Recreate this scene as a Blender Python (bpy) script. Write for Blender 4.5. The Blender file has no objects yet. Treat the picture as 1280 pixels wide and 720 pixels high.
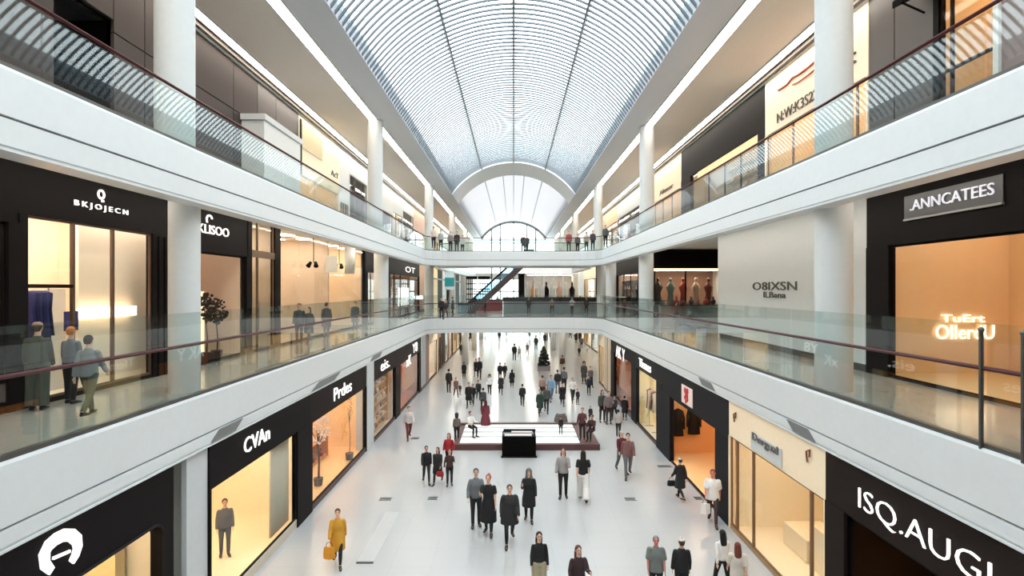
import bpy, bmesh, math, random
from mathutils import Vector, Matrix
random.seed(7)
PI = math.pi
R = math.radians
COL = bpy.context.scene.collection
F = 720.0; VX = 642.0; VY = 361.0; CZ = 8.1      # focal length in pixels, vanishing point, eye height

# ---------------------------------------------------------------- materials
MATS = {}
def lin(c):
    return tuple(((v/255.0)/12.92 if v/255.0 <= .04045 else (((v/255.0)+.055)/1.055)**2.4) for v in c)
def mat(name, col=(200,200,200), rough=.6, metal=0., spec=.5, var=.04, scale=6., bump=0., emit=None, estr=0.):
    if name in MATS: return MATS[name]
    m = bpy.data.materials.new(name); m.use_nodes = True; nt = m.node_tree
    b = nt.nodes['Principled BSDF']
    c = lin(col)
    tc = nt.nodes.new('ShaderNodeTexCoord')
    nz = nt.nodes.new('ShaderNodeTexNoise'); nz.inputs['Scale'].default_value = scale; nz.inputs['Detail'].default_value = 3
    nt.links.new(tc.outputs['Object'], nz.inputs['Vector'])
    rp = nt.nodes.new('ShaderNodeMix'); rp.data_type = 'RGBA'
    rp.inputs[6].default_value = (*[v*(1-var) for v in c], 1); rp.inputs[7].default_value = (*[min(1, v*(1+var)) for v in c], 1)
    nt.links.new(nz.outputs['Fac'], rp.inputs[0]); nt.links.new(rp.outputs[2], b.inputs['Base Color'])
    b.inputs['Roughness'].default_value = rough; b.inputs['Metallic'].default_value = metal
    b.inputs['Specular IOR Level'].default_value = spec
    if bump:
        bn = nt.nodes.new('ShaderNodeBump'); bn.inputs['Strength'].default_value = bump; bn.inputs['Distance'].default_value = .01
        nt.links.new(nz.outputs['Fac'], bn.inputs['Height']); nt.links.new(bn.outputs['Normal'], b.inputs['Normal'])
    if emit:
        b.inputs['Emission Color'].default_value = (*lin(emit), 1); b.inputs['Emission Strength'].default_value = estr
    MATS[name] = m
    return m
def glass(name, tint=(235,245,243), gloss=1., ior=1.45):
    if name in MATS: return MATS[name]
    m = bpy.data.materials.new(name); m.use_nodes = True; nt = m.node_tree; nt.nodes.clear()
    o = nt.nodes.new('ShaderNodeOutputMaterial'); mx = nt.nodes.new('ShaderNodeMixShader')
    t = nt.nodes.new('ShaderNodeBsdfTransparent'); t.inputs[0].default_value = (*lin(tint), 1)
    g = nt.nodes.new('ShaderNodeBsdfGlossy'); g.inputs['Roughness'].default_value = 0.02; g.inputs[0].default_value = (gloss,gloss,gloss,1)
    f = nt.nodes.new('ShaderNodeFresnel'); ge = nt.nodes.new('ShaderNodeNewGeometry'); mr = nt.nodes.new('ShaderNodeMapRange')
    mr.inputs['To Min'].default_value = ior; mr.inputs['To Max'].default_value = 1/ior      # same reflection from both faces
    nt.links.new(ge.outputs['Backfacing'], mr.inputs['Value']); nt.links.new(mr.outputs[0], f.inputs[0])
    nt.links.new(f.outputs[0], mx.inputs[0]); nt.links.new(t.outputs[0], mx.inputs[1]); nt.links.new(g.outputs[0], mx.inputs[2])
    nt.links.new(mx.outputs[0], o.inputs[0]); MATS[name] = m
    return m
def tile(name, col, grout, sx, sy, rough, mortar=.006, var=.03):
    if name in MATS: return MATS[name]
    m = bpy.data.materials.new(name); m.use_nodes = True; nt = m.node_tree; b = nt.nodes['Principled BSDF']
    tc = nt.nodes.new('ShaderNodeTexCoord'); br = nt.nodes.new('ShaderNodeTexBrick')
    nt.links.new(tc.outputs['Object'], br.inputs['Vector'])
    br.offset = 0.0; br.inputs['Scale'].default_value = 1.0
    br.inputs['Brick Width'].default_value = sx; br.inputs['Row Height'].default_value = sy
    br.inputs['Mortar Size'].default_value = mortar; br.inputs['Mortar Smooth'].default_value = .3
    c = lin(col)
    br.inputs['Color1'].default_value = (*[v*(1-var) for v in c], 1); br.inputs['Color2'].default_value = (*[v*(1+var*.5) for v in c], 1)
    br.inputs['Mortar'].default_value = (*lin(grout), 1)
    nt.links.new(br.outputs['Color'], b.inputs['Base Color'])
    nz = nt.nodes.new('ShaderNodeTexNoise'); nz.inputs['Scale'].default_value = .7
    mr = nt.nodes.new('ShaderNodeMapRange'); mr.inputs['To Min'].default_value = rough*.97; mr.inputs['To Max'].default_value = rough*1.03
    nt.links.new(tc.outputs['Object'], nz.inputs['Vector']); nt.links.new(nz.outputs['Fac'], mr.inputs['Value']); nt.links.new(mr.outputs[0], b.inputs['Roughness'])
    MATS[name] = m
    return m
def emis(name, col, s):
    if name in MATS: return MATS[name]
    m = mat(name, col, .5, emit=col, estr=s)
    return m
WHITE = mat('white_paint', (204,206,205), .5)
WHITEG = mat('white_gloss', (212,215,216), .35)
GREYP = mat('grey_paint', (204,208,216), .6)
SOFFIT = mat('beige_soffit', (224,215,208), .65)
BLACK = mat('black_panel', (24,20,20), .6, spec=.08)
BLACKER = mat('deep_black', (10,8,8), .6, spec=.06)
BROWN = mat('dark_brown_panel', (36,28,25), .6, spec=.08)
SLATE = mat('slate_panel', (36,35,37), .6, spec=.08)
CLAD = mat('taupe_cladding', (66,57,54), .55, spec=.15)
PLINTH = mat('brown_plinth', (74,46,38), .45)
CREAM = mat('cream_wall', (244,226,196), .6)
ORANGE = mat('orange_wall', (236,184,124), .55)
TAN = mat('tan_wall', (206,176,148), .6)
RUST = mat('rust_wall', (176,92,42), .5)
PINK = mat('mauve_wall', (170,140,135), .6)
LIGHTG = mat('light_grey', (196,200,202), .5)
STEEL = mat('brushed_steel', (150,152,153), .35, 1.0)
CHAN = mat('dark_channel', (88,88,86), .4, .6)
RAIL = mat('maroon_handrail', (70,22,26), .45, spec=.2)
LETTER = mat('white_lettering', (245,243,240), .4, emit=(255,250,244), estr=.55)
GLASS = glass('clear_glass')
GLASSR = glass('rail_glass', (244,249,248), 1.0, 1.4)
GLASSW = glass('shop_glass', (250,251,249), .6, 1.16)
FLOORM = tile('white_floor_tiles', (170,171,172), (160,161,162), 1.2, 1.2, .24, .006, .012)
FLOORU = tile('grey_floor_tiles', (158,157,150), (138,137,131), 1.0, 1.0, .14, .006, .03)
LSTRIP = emis('cool_light_strip', (255,246,232), 9.0)
LSHOP = emis('warm_fill_panel', (255,232,204), 19.0)  # for lamps added to brighten the shop rooms
LSHOPC = emis('neutral_fill_panel', (255,243,228), 22.0)

# ---------------------------------------------------------------- mesh helper
class MB:
    def __init__(s): s.v = []; s.f = []; s.m = []
    def face(s, idx, mi=0): s.f.append(idx); s.m.append(mi)
    def box(s, x0,x1,y0,y1,z0,z1, mi=0):
        if x0 > x1: x0,x1 = x1,x0
        if y0 > y1: y0,y1 = y1,y0
        if z0 > z1: z0,z1 = z1,z0
        b = len(s.v)
        s.v += [(x0,y0,z0),(x1,y0,z0),(x1,y1,z0),(x0,y1,z0),(x0,y0,z1),(x1,y0,z1),(x1,y1,z1),(x0,y1,z1)]
        for q in ((0,3,2,1),(4,5,6,7),(0,1,5,4),(1,2,6,5),(2,3,7,6),(3,0,4,7)): s.face([b+i for i in q], mi)
    def quad(s, a,b,c,d, mi=0):
        k = len(s.v); s.v += [tuple(a),tuple(b),tuple(c),tuple(d)]; s.face([k,k+1,k+2,k+3], mi)
    def prism(s, pts, z0, z1, mi=0):
        k = len(s.v); n = len(pts)
        s.v += [(p[0],p[1],z0) for p in pts] + [(p[0],p[1],z1) for p in pts]
        s.face([k+i for i in range(n)][::-1], mi); s.face([k+n+i for i in range(n)], mi)
        for i in range(n):
            j = (i+1) % n; s.face([k+i,k+j,k+n+j,k+n+i], mi)
    def ring(s, c, u, v, ru, rv, n):
        k = len(s.v)
        for i in range(n):
            a = 2*PI*i/n
            s.v.append(tuple(c[t]+u[t]*ru*math.cos(a)+v[t]*rv*math.sin(a) for t in range(3)))
        return k
    def loft(s, rings, n=10, mi=0, caps=True):
        """rings: (centre, u axis, v axis, ru, rv)"""
        ks = [s.ring(*r, n) for r in rings]
        for a, b in zip(ks, ks[1:]):
            for i in range(n):
                j = (i+1) % n; s.face([a+i,a+j,b+j,b+i], mi)
        if caps:
            s.face([ks[0]+i for i in range(n)][::-1], mi); s.face([ks[-1]+i for i in range(n)], mi)
    def zloft(s, rings, n=12, mi=0, caps=True):
        """rings: (x, y, z, rx, ry)"""
        s.loft([((x,y,z),(1,0,0),(0,1,0),rx,ry) for x,y,z,rx,ry in rings], n, mi, caps)
    def tube(s, pts, rad, n=8, mi=0, sq=1., caps=True):
        P = [Vector(p) for p in pts]
        if not isinstance(rad, (list,tuple)): rad = [rad]*len(P)
        rings = []
        up = Vector((0,0,1))
        pu = None
        for i, p in enumerate(P):
            d = (P[min(i+1,len(P)-1)] - P[max(i-1,0)]).normalized()
            ref = up if abs(d.z) < .95 else Vector((0,1,0))
            u = d.cross(ref).normalized()
            if pu is not None and u.dot(pu) < 0: u = -u
            pu = u
            v = u.cross(d).normalized()
            rings.append((p, u, v, rad[i], rad[i]*sq))
        s.loft(rings, n, mi, caps)
    def sphere(s, c, rx, ry=None, rz=None, n=10, m=7, mi=0):
        ry = ry or rx; rz = rz or rx
        rings = []
        for i in range(m+1):
            a = -PI/2 + PI*i/m
            k = max(math.cos(a), .02)
            rings.append((c[0],c[1],c[2]+rz*math.sin(a), rx*k, ry*k))
        s.zloft(rings, n, mi)
    def mesh(s, name, mats, smooth=False):
        me = bpy.data.meshes.new(name); me.from_pydata(s.v, [], s.f); 
        for m in mats: me.materials.append(m)
        if len(mats) > 1: me.polygons.foreach_set('material_index', s.m)
        bm = bmesh.new(); bm.from_mesh(me); bmesh.ops.recalc_face_normals(bm, faces=bm.faces[:]); bm.to_mesh(me); bm.free()
        if smooth: me.polygons.foreach_set('use_smooth', [True]*len(me.polygons))
        me.update()
        return me
def link(name, me, parent=None, loc=None):
    o = bpy.data.objects.new(name, me); COL.objects.link(o)
    if parent:
        o.parent = parent
        if loc is None: o.matrix_parent_inverse = Matrix.Translation(parent.location).inverted()
    if loc is not None: o.location = loc
    return o
def obj(name, mb, mats, parent=None, smooth=False, bevel=0):
    if not isinstance(mats, (list,tuple)): mats = [mats]
    o = link(name, mb.mesh(name, mats, smooth), parent)
    if bevel:
        b = o.modifiers.new('bevel', 'BEVEL'); b.width = bevel; b.segments = 2; b.limit_method = 'ANGLE'
    return o
def tag(o, label=None, cat=None, group=None, kind=None):
    if label: o['label'] = label
    if cat: o['category'] = cat
    if group: o['group'] = group
    if kind: o['kind'] = kind
    return o
def struct(name, mb, mats, smooth=False, label=None):
    o = obj(name, mb, mats, None, smooth); o['kind'] = 'structure'
    if label: o['label'] = label
    return o
def empty(name, loc, label, cat, group=None):
    o = bpy.data.objects.new(name, None); COL.objects.link(o); o.location = loc; o.empty_display_size = .2
    return tag(o, label, cat, group)
def YW(W, px): return W*F/abs(px-VX)                       # depth at which the wall |x|=W meets a pixel column
def bx(mb, side, a0, a1, y0, y1, z0, z1, mi=0): mb.box(side*a0, side*a1, y0, y1, z0, z1, mi)

FONT_CACHE = {}
def text_mesh(body, w, h, depth=.03, thin=0.):
    key = (body, round(w,3), round(h,3))
    if key in FONT_CACHE: return FONT_CACHE[key]
    cu = bpy.data.curves.new('lettering', 'FONT'); cu.body = body; cu.extrude = depth/2; cu.resolution_u = 3
    cu.align_x = 'CENTER'; cu.offset = -thin
    t = bpy.data.objects.new('tmp', cu); COL.objects.link(t)
    bpy.context.view_layer.update()
    me = bpy.data.meshes.new_from_object(t.evaluated_get(bpy.context.evaluated_depsgraph_get()))
    bpy.data.objects.remove(t); bpy.data.curves.remove(cu)
    xs = [v.co.x for v in me.vertices]; ys = [v.co.y for v in me.vertices]
    cx, cy = (min(xs)+max(xs))/2, (min(ys)+max(ys))/2
    kx, ky = w/(max(xs)-min(xs)), h/(max(ys)-min(ys))
    for v in me.vertices: v.co.x = (v.co.x-cx)*kx; v.co.y = (v.co.y-cy)*ky
    me.name = 'lettering'; FONT_CACHE[key] = me
    return me
def orient(o, side, x, y, z, face='side'):
    if face == 'side': m = Matrix(((0,0,-side,x),(-side,0,0,y),(0,1,0,z),(0,0,0,1)))
    else: m = Matrix(((1,0,0,x),(0,0,-1,y),(0,1,0,z),(0,0,0,1)))
    o.matrix_world = m
def lettering(body, side, W, ya, yb, zc, h, m=None, parent=None, face='side', xc=0, rot=0, name='lettering', thin=0.):
    """white letters standing on a wall plane; ya..yb the run along the wall"""
    me = text_mesh(body, abs(yb-ya), h, .03, thin).copy()
    me.materials.clear(); me.materials.append(m or LETTER)
    o = bpy.data.objects.new(name, me); COL.objects.link(o)
    if face == 'side': mw = Matrix(((0,0,-side,side*W),(-side,0,0,(ya+yb)/2),(0,1,0,zc),(0,0,0,1)))
    else: mw = Matrix(((1,0,0,(ya+yb)/2),(0,0,-1,W),(0,1,0,zc),(0,0,0,1)))
    if rot: mw = mw @ Matrix.Rotation(rot, 4, 'Z')
    if parent:
        band = [c for c in parent.children if c.name.split('.')[0] == 'sign_band']
        if band: o.parent = band[0]; o.matrix_basis = mw          # lettering belongs to the sign band
        else: o.parent = parent; o.matrix_parent_inverse = Matrix.Translation(parent.location).inverted(); o.matrix_basis = mw
    else: o.matrix_world = mw
    return o

# ---------------------------------------------------------------- levels and structure
Z1, Z2, ZC = 5.6, 11.28, 17.86
WV = 7.3                                     # half width of the void
YE = 112.; YB = -5.; YBR = 49.5
def fillet(cx, cy, r, a0, a1, n=8):
    return [(cx+r*math.cos(R(a0+(a1-a0)*i/n)), cy+r*math.sin(R(a0+(a1-a0)*i/n))) for i in range(n+1)]
RF = 2.6
def upath(y_start):                           # left edge -> bridge -> right edge of the front void
    return [(-WV, y_start)] + [(-WV, y) for y in range(int(y_start)+3, 46, 3)] + fillet(-WV+RF, YBR-RF, RF, 180, 90) + fillet(WV-RF, YBR-RF, RF, 90, 0) + [(WV, y) for y in range(45, int(y_start)+1, -3)] + [(WV, y_start)]
YB2 = 54.8
def upath_back():
    return [(-WV, YE)] + fillet(-WV+RF, YB2+RF, RF, 180, 270) + fillet(WV-RF, YB2+RF, RF, 270, 360) + [(WV, YE)]
def offset(path, d):
    """shift a path into the void by d"""
    out = []
    for i, p in enumerate(path):
        a = path[max(i-1,0)]; b = path[min(i+1,len(path)-1)]
        dx, dy = b[0]-a[0], b[1]-a[1]; L = math.hypot(dx, dy)
        out.append((p[0]+dy/L*d*OSIGN, p[1]-dx/L*d*OSIGN))
    return out
OSIGN = 1
def sweep(mb, path, prof, mi=0, sign=1):
    global OSIGN
    OSIGN = sign
    rows = []
    for d, z in prof:
        k = len(mb.v); mb.v += [(x,y,z) for x,y in offset(path, d)]; rows.append(k)
    n = len(path)
    for a, b in zip(rows, rows[1:]):
        for i in range(n-1): mb.face([a+i,a+i+1,b+i+1,b+i], mi)

# floors
mb = MB(); mb.box(-15, 15, YB, YE, -.3, 0); struct('floor', mb, FLOORM, label='glossy white tiled ground floor')
mb = MB(); mb.prism([(-15,YB)] + upath(YB) + [(15,YB),(15,YE),(-15,YE)], Z1-.35, Z1)
struct('floor_middle', mb, FLOORU, label='grey tiled floor of the middle gallery level')
mb = MB(); mb.prism([(-15,YB)] + upath(YB) + [(15,YB),(15,YE)] + upath_back()[::-1] + [(-15,YE)], Z2-.38, Z2)
struct('floor_upper', mb, FLOORU, label='grey tiled floor of the upper gallery level')
# fascias (edge beams)
def fascia(name, path, zt, zg, zb, sign, label):
    mb = MB()
    sweep(mb, path, [(-.12,zt+.02),(.0,zt+.02),(.02,zt-.03),(.02,zg+.02),(-.03,zg+.015),(-.03,zg-.015),(.02,zg-.02),(.02,zb+.06),(-.01,zb+.05),(-.01,zb+.02),(.03,zb+.015),(.03,zb-.02),(-.45,zb-.02),(-.45,zb+.35)], 0, sign)
    sweep(mb, path, [(-.028,zg+.014),(-.028,zg-.014)], 1, sign)
    o = struct(name, mb, [WHITEG, CHAN], label=label)
    return o
fascia('trim_middle', upath(YB), Z1, 4.66, 4.34, 1, 'white edge beam of the middle gallery round the void')
fascia('trim_upper', upath(YB), Z2, 10.57, 10.1, 1, 'white edge beam of the upper gallery and its bridge')
fascia('trim_upper_back', upath_back(), Z2, 10.57, 10.1, -1, 'white edge beam round the void behind the bridge')
# soffits under the two bridges
mb = MB(); mb.box(-7.0, 7.0, YBR+.3, YB2-.3, 10.1, 10.2); struct('ceiling_bridge', mb, WHITE)
mb = MB(); mb.box(-7.25, 7.25, YBR+.3, YE, 4.34, 4.45); mb.box(7.25, 10.6, 50.2, YE, 4.34, 4.45); mb.box(7.4,7.6,49.95,50.15,0,4.4); struct('ceiling_ground', mb, WHITE)
mb = MB(); mb.box(-15, -7.8, YB, YE, 10.86, 10.95); struct('ceiling_left', mb, WHITE)
mb = MB(); mb.box(15, 7.8, YB, YE, 10.86, 10.95); struct('ceiling_right', mb, WHITE)
# access panels let into the lower strip of the fascia
def fpanel(side, pa, pb, lab):
    y0, y1 = sorted((YW(WV, pa), YW(WV, pb)))
    mb = MB(); e = .25*(y1-y0)
    x = side*(WV-.045); x2 = side*(WV+.02)
    pts = [(y0,4.40),(y1-e,4.40),(y1,4.63),(y0+e,4.63)]
    k = len(mb.v); mb.v += [(x,a,b) for a,b in pts] + [(x2,a,b) for a,b in pts]
    mb.face([k,k+1,k+2,k+3]); mb.face([k+7,k+6,k+5,k+4])
    for i in range(4): mb.face([k+i,k+(i+1)%4,k+4+(i+1)%4,k+4+i])
    tag(obj('access_panel', mb, mat('grey_access_panel', (112,112,112), .5)), lab, 'panel', 'grey panels in the fascia of the middle gallery')
fpanel(-1, 262, 302, 'grey skewed panel in the left gallery edge above the nearest dark pier')
fpanel(-1, 388, 425, 'grey skewed panel in the left gallery edge, second from the front')
fpanel(-1, 462, 477, 'small grey panel in the left gallery edge, third from the front')
fpanel(1, 985, 1021, 'grey skewed panel in the right gallery edge above the cream shopfront')
fpanel(1, 874, 895, 'grey skewed panel in the right gallery edge beside the red emblem')

# balustrades
def balustrade(name, label, path, zf, zg, zr, sign=1, step=3.05, rail_d=-.035, posts=(), group=None):
    root = empty(name, (path[0][0], path[0][1], zf), label, 'balustrade', group)
    pts = [Vector((x,y,0)) for x,y in path]
    seg = [0.]
    for a, b in zip(pts, pts[1:]): seg.append(seg[-1]+(b-a).length)
    L = seg[-1]; n = max(1, round(L/step))
    def at(t):
        for i in range(len(seg)-1):
            if t <= seg[i+1] or i == len(seg)-2:
                k = (t-seg[i])/max(seg[i+1]-seg[i],1e-6); p = pts[i].lerp(pts[i+1], min(max(k,0),1)); return (p.x, p.y)
    for i in range(n):
        t0, t1 = L*i/n+.012, L*(i+1)/n-.012
        ts = [t0] + [s for s in seg if t0+.05 < s < t1-.05] + [t1]
        # keep straight panels simple
        sub = [at(t) for t in ts]
        m_ = MB(); sweep(m_, sub, [(-.075,zf+.03),(-.075,zg),(-.093,zg),(-.093,zf+.03),(-.075,zf+.03)], 0, sign)
        obj('glass_panel', m_, GLASSR, root)
    m_ = MB(); sweep(m_, path, [(-.03,zf+.02),(-.03,zf+.09),(-.14,zf+.09),(-.14,zf+.02),(-.03,zf+.02)], 0, sign)
    obj('base_channel', m_, CHAN, root)
    m_ = MB(); d = rail_d; sweep(m_, path, [(d+.035*math.cos(a),zr+.035*math.sin(a)) for a in [2*PI*i/8 for i in range(9)]], 0, sign)
    obj('handrail', m_, RAIL, root, smooth=True)
    for y in posts:
        sx = 1 if path[0][0] > 0 else -1
        m_ = MB(); m_.box(sx*(WV-.02), sx*(WV+.03), y-.02, y+.02, zf, zg-.1); m_.sphere((sx*(WV+.005), y, zg-.1), .045)
        obj('post', m_, CHAN, root)
    return root
def cutpath(y_end):
    return [(-WV, YB)] + [(-WV, y) for y in range(-2, int(y_end), 3)] + [(-WV, y_end)]
left = [(-WV, 5.85), (-WV, 46.9)]
right = [(WV, 46.9), (WV, 5.85)]
mid = fillet(-WV+RF, YBR-RF, RF, 180, 90) + fillet(WV-RF, YBR-RF, RF, 90, 0)
balustrade('balustrade', 'tall glass balustrade with maroon handrail along the left middle gallery', left, Z1, 7.56, 6.83)
balustrade('balustrade', 'tall glass balustrade with maroon handrail along the right middle gallery', right, Z1, 7.56, 6.86, posts=(9.0, 8.25))
balustrade('balustrade', 'glass balustrade on the middle deck facing the void, below the bridge', mid, Z1, 7.56, 6.85, step=1.6)
balustrade('balustrade', 'glass balustrade with dark handrail along the left upper gallery', left, Z2, 12.42, 12.46)
balustrade('balustrade', 'glass balustrade with dark handrail along the right upper gallery', right, Z2, 12.42, 12.46)
balustrade('balustrade', 'glass balustrade across the front of the upper bridge', mid, Z2, 12.42, 12.46, step=1.6)
balustrade('balustrade', 'glass balustrade round the void behind the upper bridge', upath_back(), Z2, 12.42, 12.46, sign=-1, step=4.)

# columns
def column(side, y, z0, z1, r=.43, x=8.0, label=None):
    mb = MB(); n = 28
    mb.zloft([(side*x,y,z0,r,r),(side*x,y,z1,r,r)], n)
    o = obj('round_column', mb, WHITE, smooth=True); o['kind'] = 'structure'; 
    m = o.modifiers.new('es','EDGE_SPLIT'); m.split_angle = R(40)
    return o
for side in (-1, 1):
    for y in (13.6 if side < 0 else 14.4, 33.3 if side < 0 else 34.6, 54.5, 75., 96.): column(side, y, Z2, ZC-.07)
    for y in (14.0 if side < 0 else 14.4, 34.8, 75., 96.): column(side, y, Z1, 10.86, .35 if y == 14. else .43)
column(-1, 14.0, 0, 5.25)
column(1, 47.5, Z1, 10.86, .4); column(1, 52.5, Z1, 10.86, .4); column(-1, 54.5, Z1, 10.86)
for y in (62, 76, 92):
    for x in (-5.2, 5.2):
        mb = MB(); mb.zloft([(x,y,0,.35,.35),(x,y,4.34,.35,.35)], 20); o = obj('round_column', mb, WHITE, smooth=True); o['kind'] = 'structure'

# upper ceiling bands and light strips
for side, nm in ((-1,'left'), (1,'right')):
    mb = MB(); bx(mb, side, 6.38, 7.8, YB, YE, ZC, ZC+.9); struct('ceiling_edge_'+nm, mb, GREYP)
    mb = MB(); bx(mb, side, 7.8, 15, YB, YE, ZC, ZC+.5)
    struct('ceiling_upper_'+nm, mb, SOFFIT)
    for (a, b, w) in ((7.86, 8.30, 'beside the roof edge'), (10.98, 11.32, 'close to the shop wall')):
        k = 0; y = YB
        root = empty('ceiling_light_strip', (side*(a+b)/2, 10, ZC), 'long white recessed ceiling light strip on the %s, %s' % (nm, w), 'ceiling light', 'light strips in the upper gallery ceiling')
        mb = MB()
        while y < YE-1:
            y1 = min(y+5.1, YE-.5); bx(mb, side, a, b, y+.03, y1-.03, ZC-.05, ZC-.002); y = y1
        obj('diffuser', mb, LSTRIP, root)
        mb = MB(); bx(mb, side, a-.04, a, YB, YE-.5, ZC-.06, ZC-.002); bx(mb, side, b, b+.04, YB, YE-.5, ZC-.06, ZC-.002)
        obj('trim_edge', mb, LIGHTG, root)
# lamps added to brighten the middle gallery and the hall under the deck
for side, nm in ((-1,'left'), (1,'right')):
    mb = MB(); y = 6.
    while y < 110: bx(mb, side, 8.9, 9.15, y, y+2.6, 10.82, 10.855); y += 3.
    tag(obj('ceiling_light_strip', mb, LSTRIP), 'broken line of slim ceiling lamps added to light the %s middle gallery' % nm, 'ceiling light')
for k, x in enumerate((-5.9, -2, 2, 5.9)):
    mb = MB(); y = 53.
    while y < 110: mb.box(x-.16, x+.16, y, y+3.2, 4.3, 4.338); y += 4.2
    tag(obj('ceiling_light_strip', mb, LSTRIP), 'broken line of ceiling lamps added to light the hall under the deck, %s' % ('outer left','inner left','inner right','outer right')[k], 'ceiling light')
# dropped edge by the shop walls, dark taupe painting the ceiling's shade
for side, nm in ((-1,'left'), (1,'right')):
    mb = MB(); bx(mb, side, 11.45, 11.7, YB, YE, ZC-.2, ZC-.001, 0); bx(mb, side, 11.6, 11.69, YB, YE, ZC-.27, ZC-.2, 1)
    struct('trim_ceiling_'+nm, mb, [mat('taupe_shade_trim', (120,112,104), .6), LIGHTG])

# ---------------------------------------------------------------- barrel vault
RC, RR = 5.3+CZ, 7.8; AM = 54.9
def arcband(mb, r0, r1, y0, y1, a0=-AM, a1=AM, n=36, mi=0):
    rows = []
    for i in range(n+1):
        a = R(a0+(a1-a0)*i/n); s_, c_ = math.sin(a), math.cos(a)
        k = len(mb.v); mb.v += [(r0*s_,y0,RC+r0*c_),(r1*s_,y0,RC+r1*c_),(r1*s_,y1,RC+r1*c_),(r0*s_,y1,RC+r0*c_)]; rows.append(k)
    for a, b in zip(rows, rows[1:]):
        for q in range(4): mb.face([a+q, b+q, b+(q+1)%4, a+(q+1)%4], mi)
    mb.face([rows[0]+i for i in range(4)], mi); mb.face([rows[-1]+i for i in (3,2,1,0)], mi)
roof = bpy.data.objects.new('ceiling_vault', None); COL.objects.link(roof); roof['kind'] = 'structure'; roof['label'] = 'glazed barrel vault with curved white slats over the mall'
roof.location = (0, 0, ZC)
mb = MB(); arcband(mb, RR+.25, RR+.28, YB, 59.7); obj('roof_glazing', mb, glass('roof_glass', (240,246,248), .5, 1.2), roof)
mb = MB(); y = YB+.2
while y < 59.5:
    arcband(mb, RR, RR+.07, y, y+.11, n=30); y += .46
SLAT = mat('slat_grey', (116,121,126), .5)
s_ = obj('curved_slats', mb, SLAT, roof)
mb = MB()
for a in (-24.9, 0, 24.9): arcband(mb, RR-.06, RR+.25, YB, 59.7, a-.35, a+.35, 2)
obj('roof_ribs', mb, mat('rib_grey', (120,126,128), .5), roof)
mb = MB(); arcband(mb, RR-.05, RR+.5, 59.7, 66.2); obj('arch_band', mb, mat('arch_grey', (222,223,226), .6), roof)
TRL = bpy.data.materials.new('frosted_panels'); TRL.use_nodes = True
nt = TRL.node_tree; nt.nodes.clear(); o_ = nt.nodes.new('ShaderNodeOutputMaterial'); t1 = nt.nodes.new('ShaderNodeBsdfTranslucent'); t2 = nt.nodes.new('ShaderNodeBsdfDiffuse'); mx = nt.nodes.new('ShaderNodeMixShader')
t1.inputs[0].default_value = (.24,.243,.25,1); t2.inputs[0].default_value = (.55,.56,.58,1); mx.inputs[0].default_value = .4
nt.links.new(t1.outputs[0], mx.inputs[1]); nt.links.new(t2.outputs[0], mx.inputs[2]); nt.links.new(mx.outputs[0], o_.inputs[0])
mb = MB(); rows = []
for i in range(41):
    a = R(-AM+2*AM*i/40); k = len(mb.v); mb.v += [((RR+.1)*math.sin(a), y, RC+(RR+.1)*math.cos(a)) for y in (66.2, YE)]; rows.append(k)
for a, b in zip(rows, rows[1:]): mb.face([a,b,b+1,a+1])
obj('frosted_roof', mb, TRL, roof)
mb = MB()
for a in (-24.9, -9, 0, 9, 24.9): arcband(mb, RR-.06, RR+.05, 66.2, YE, a-.3, a+.3, 2)
obj('roof_ribs', mb, mat('rib_grey', (120,126,128), .5), roof)
# end wall with glazing
mb = MB()
mb.box(-15,-7.9,YE,YE+.3,0,ZC); mb.box(15,7.9,YE,YE+.3,0,ZC)
for z in (4.3, 9.9): mb.box(-7.9,7.9,YE,YE+.3,z,z+1.2)
struct('wall_far', mb, WHITE)
mb = MB()
arcband(mb, RR-.35, RR+.2, YE, YE+.3)
for x in (-4.3,-2.6,0,2.6,4.3): mb.box(x-.13,x+.13,YE,YE+.25,0,RC+math.sqrt(max(RR**2-x*x,0))-.1)
for z in (2.6, 7.6, 14.5, 17.6): mb.box(-7.9,7.9,YE,YE+.25,z-.12,z+.12)
w_ = struct('window_far', mb, mat('mullion_grey', (140,150,152), .5))
mb = MB(); mb.box(-7.9,7.9,YE+.1,YE+.12,0,ZC); obj('window_pane', mb, GLASS, w_)
# wall behind the camera
mb = MB(); mb.box(-15,15,YB-.3,YB,0,ZC); struct('wall_back', mb, WHITE)
# roof over the outer shop strips and outer walls
for side, nm in ((-1,'left'),(1,'right')):
    mb = MB(); bx(mb, side, 15, 15.2, YB, YE, 0, ZC+.5); struct('wall_'+nm, mb, WHITE)
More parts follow.
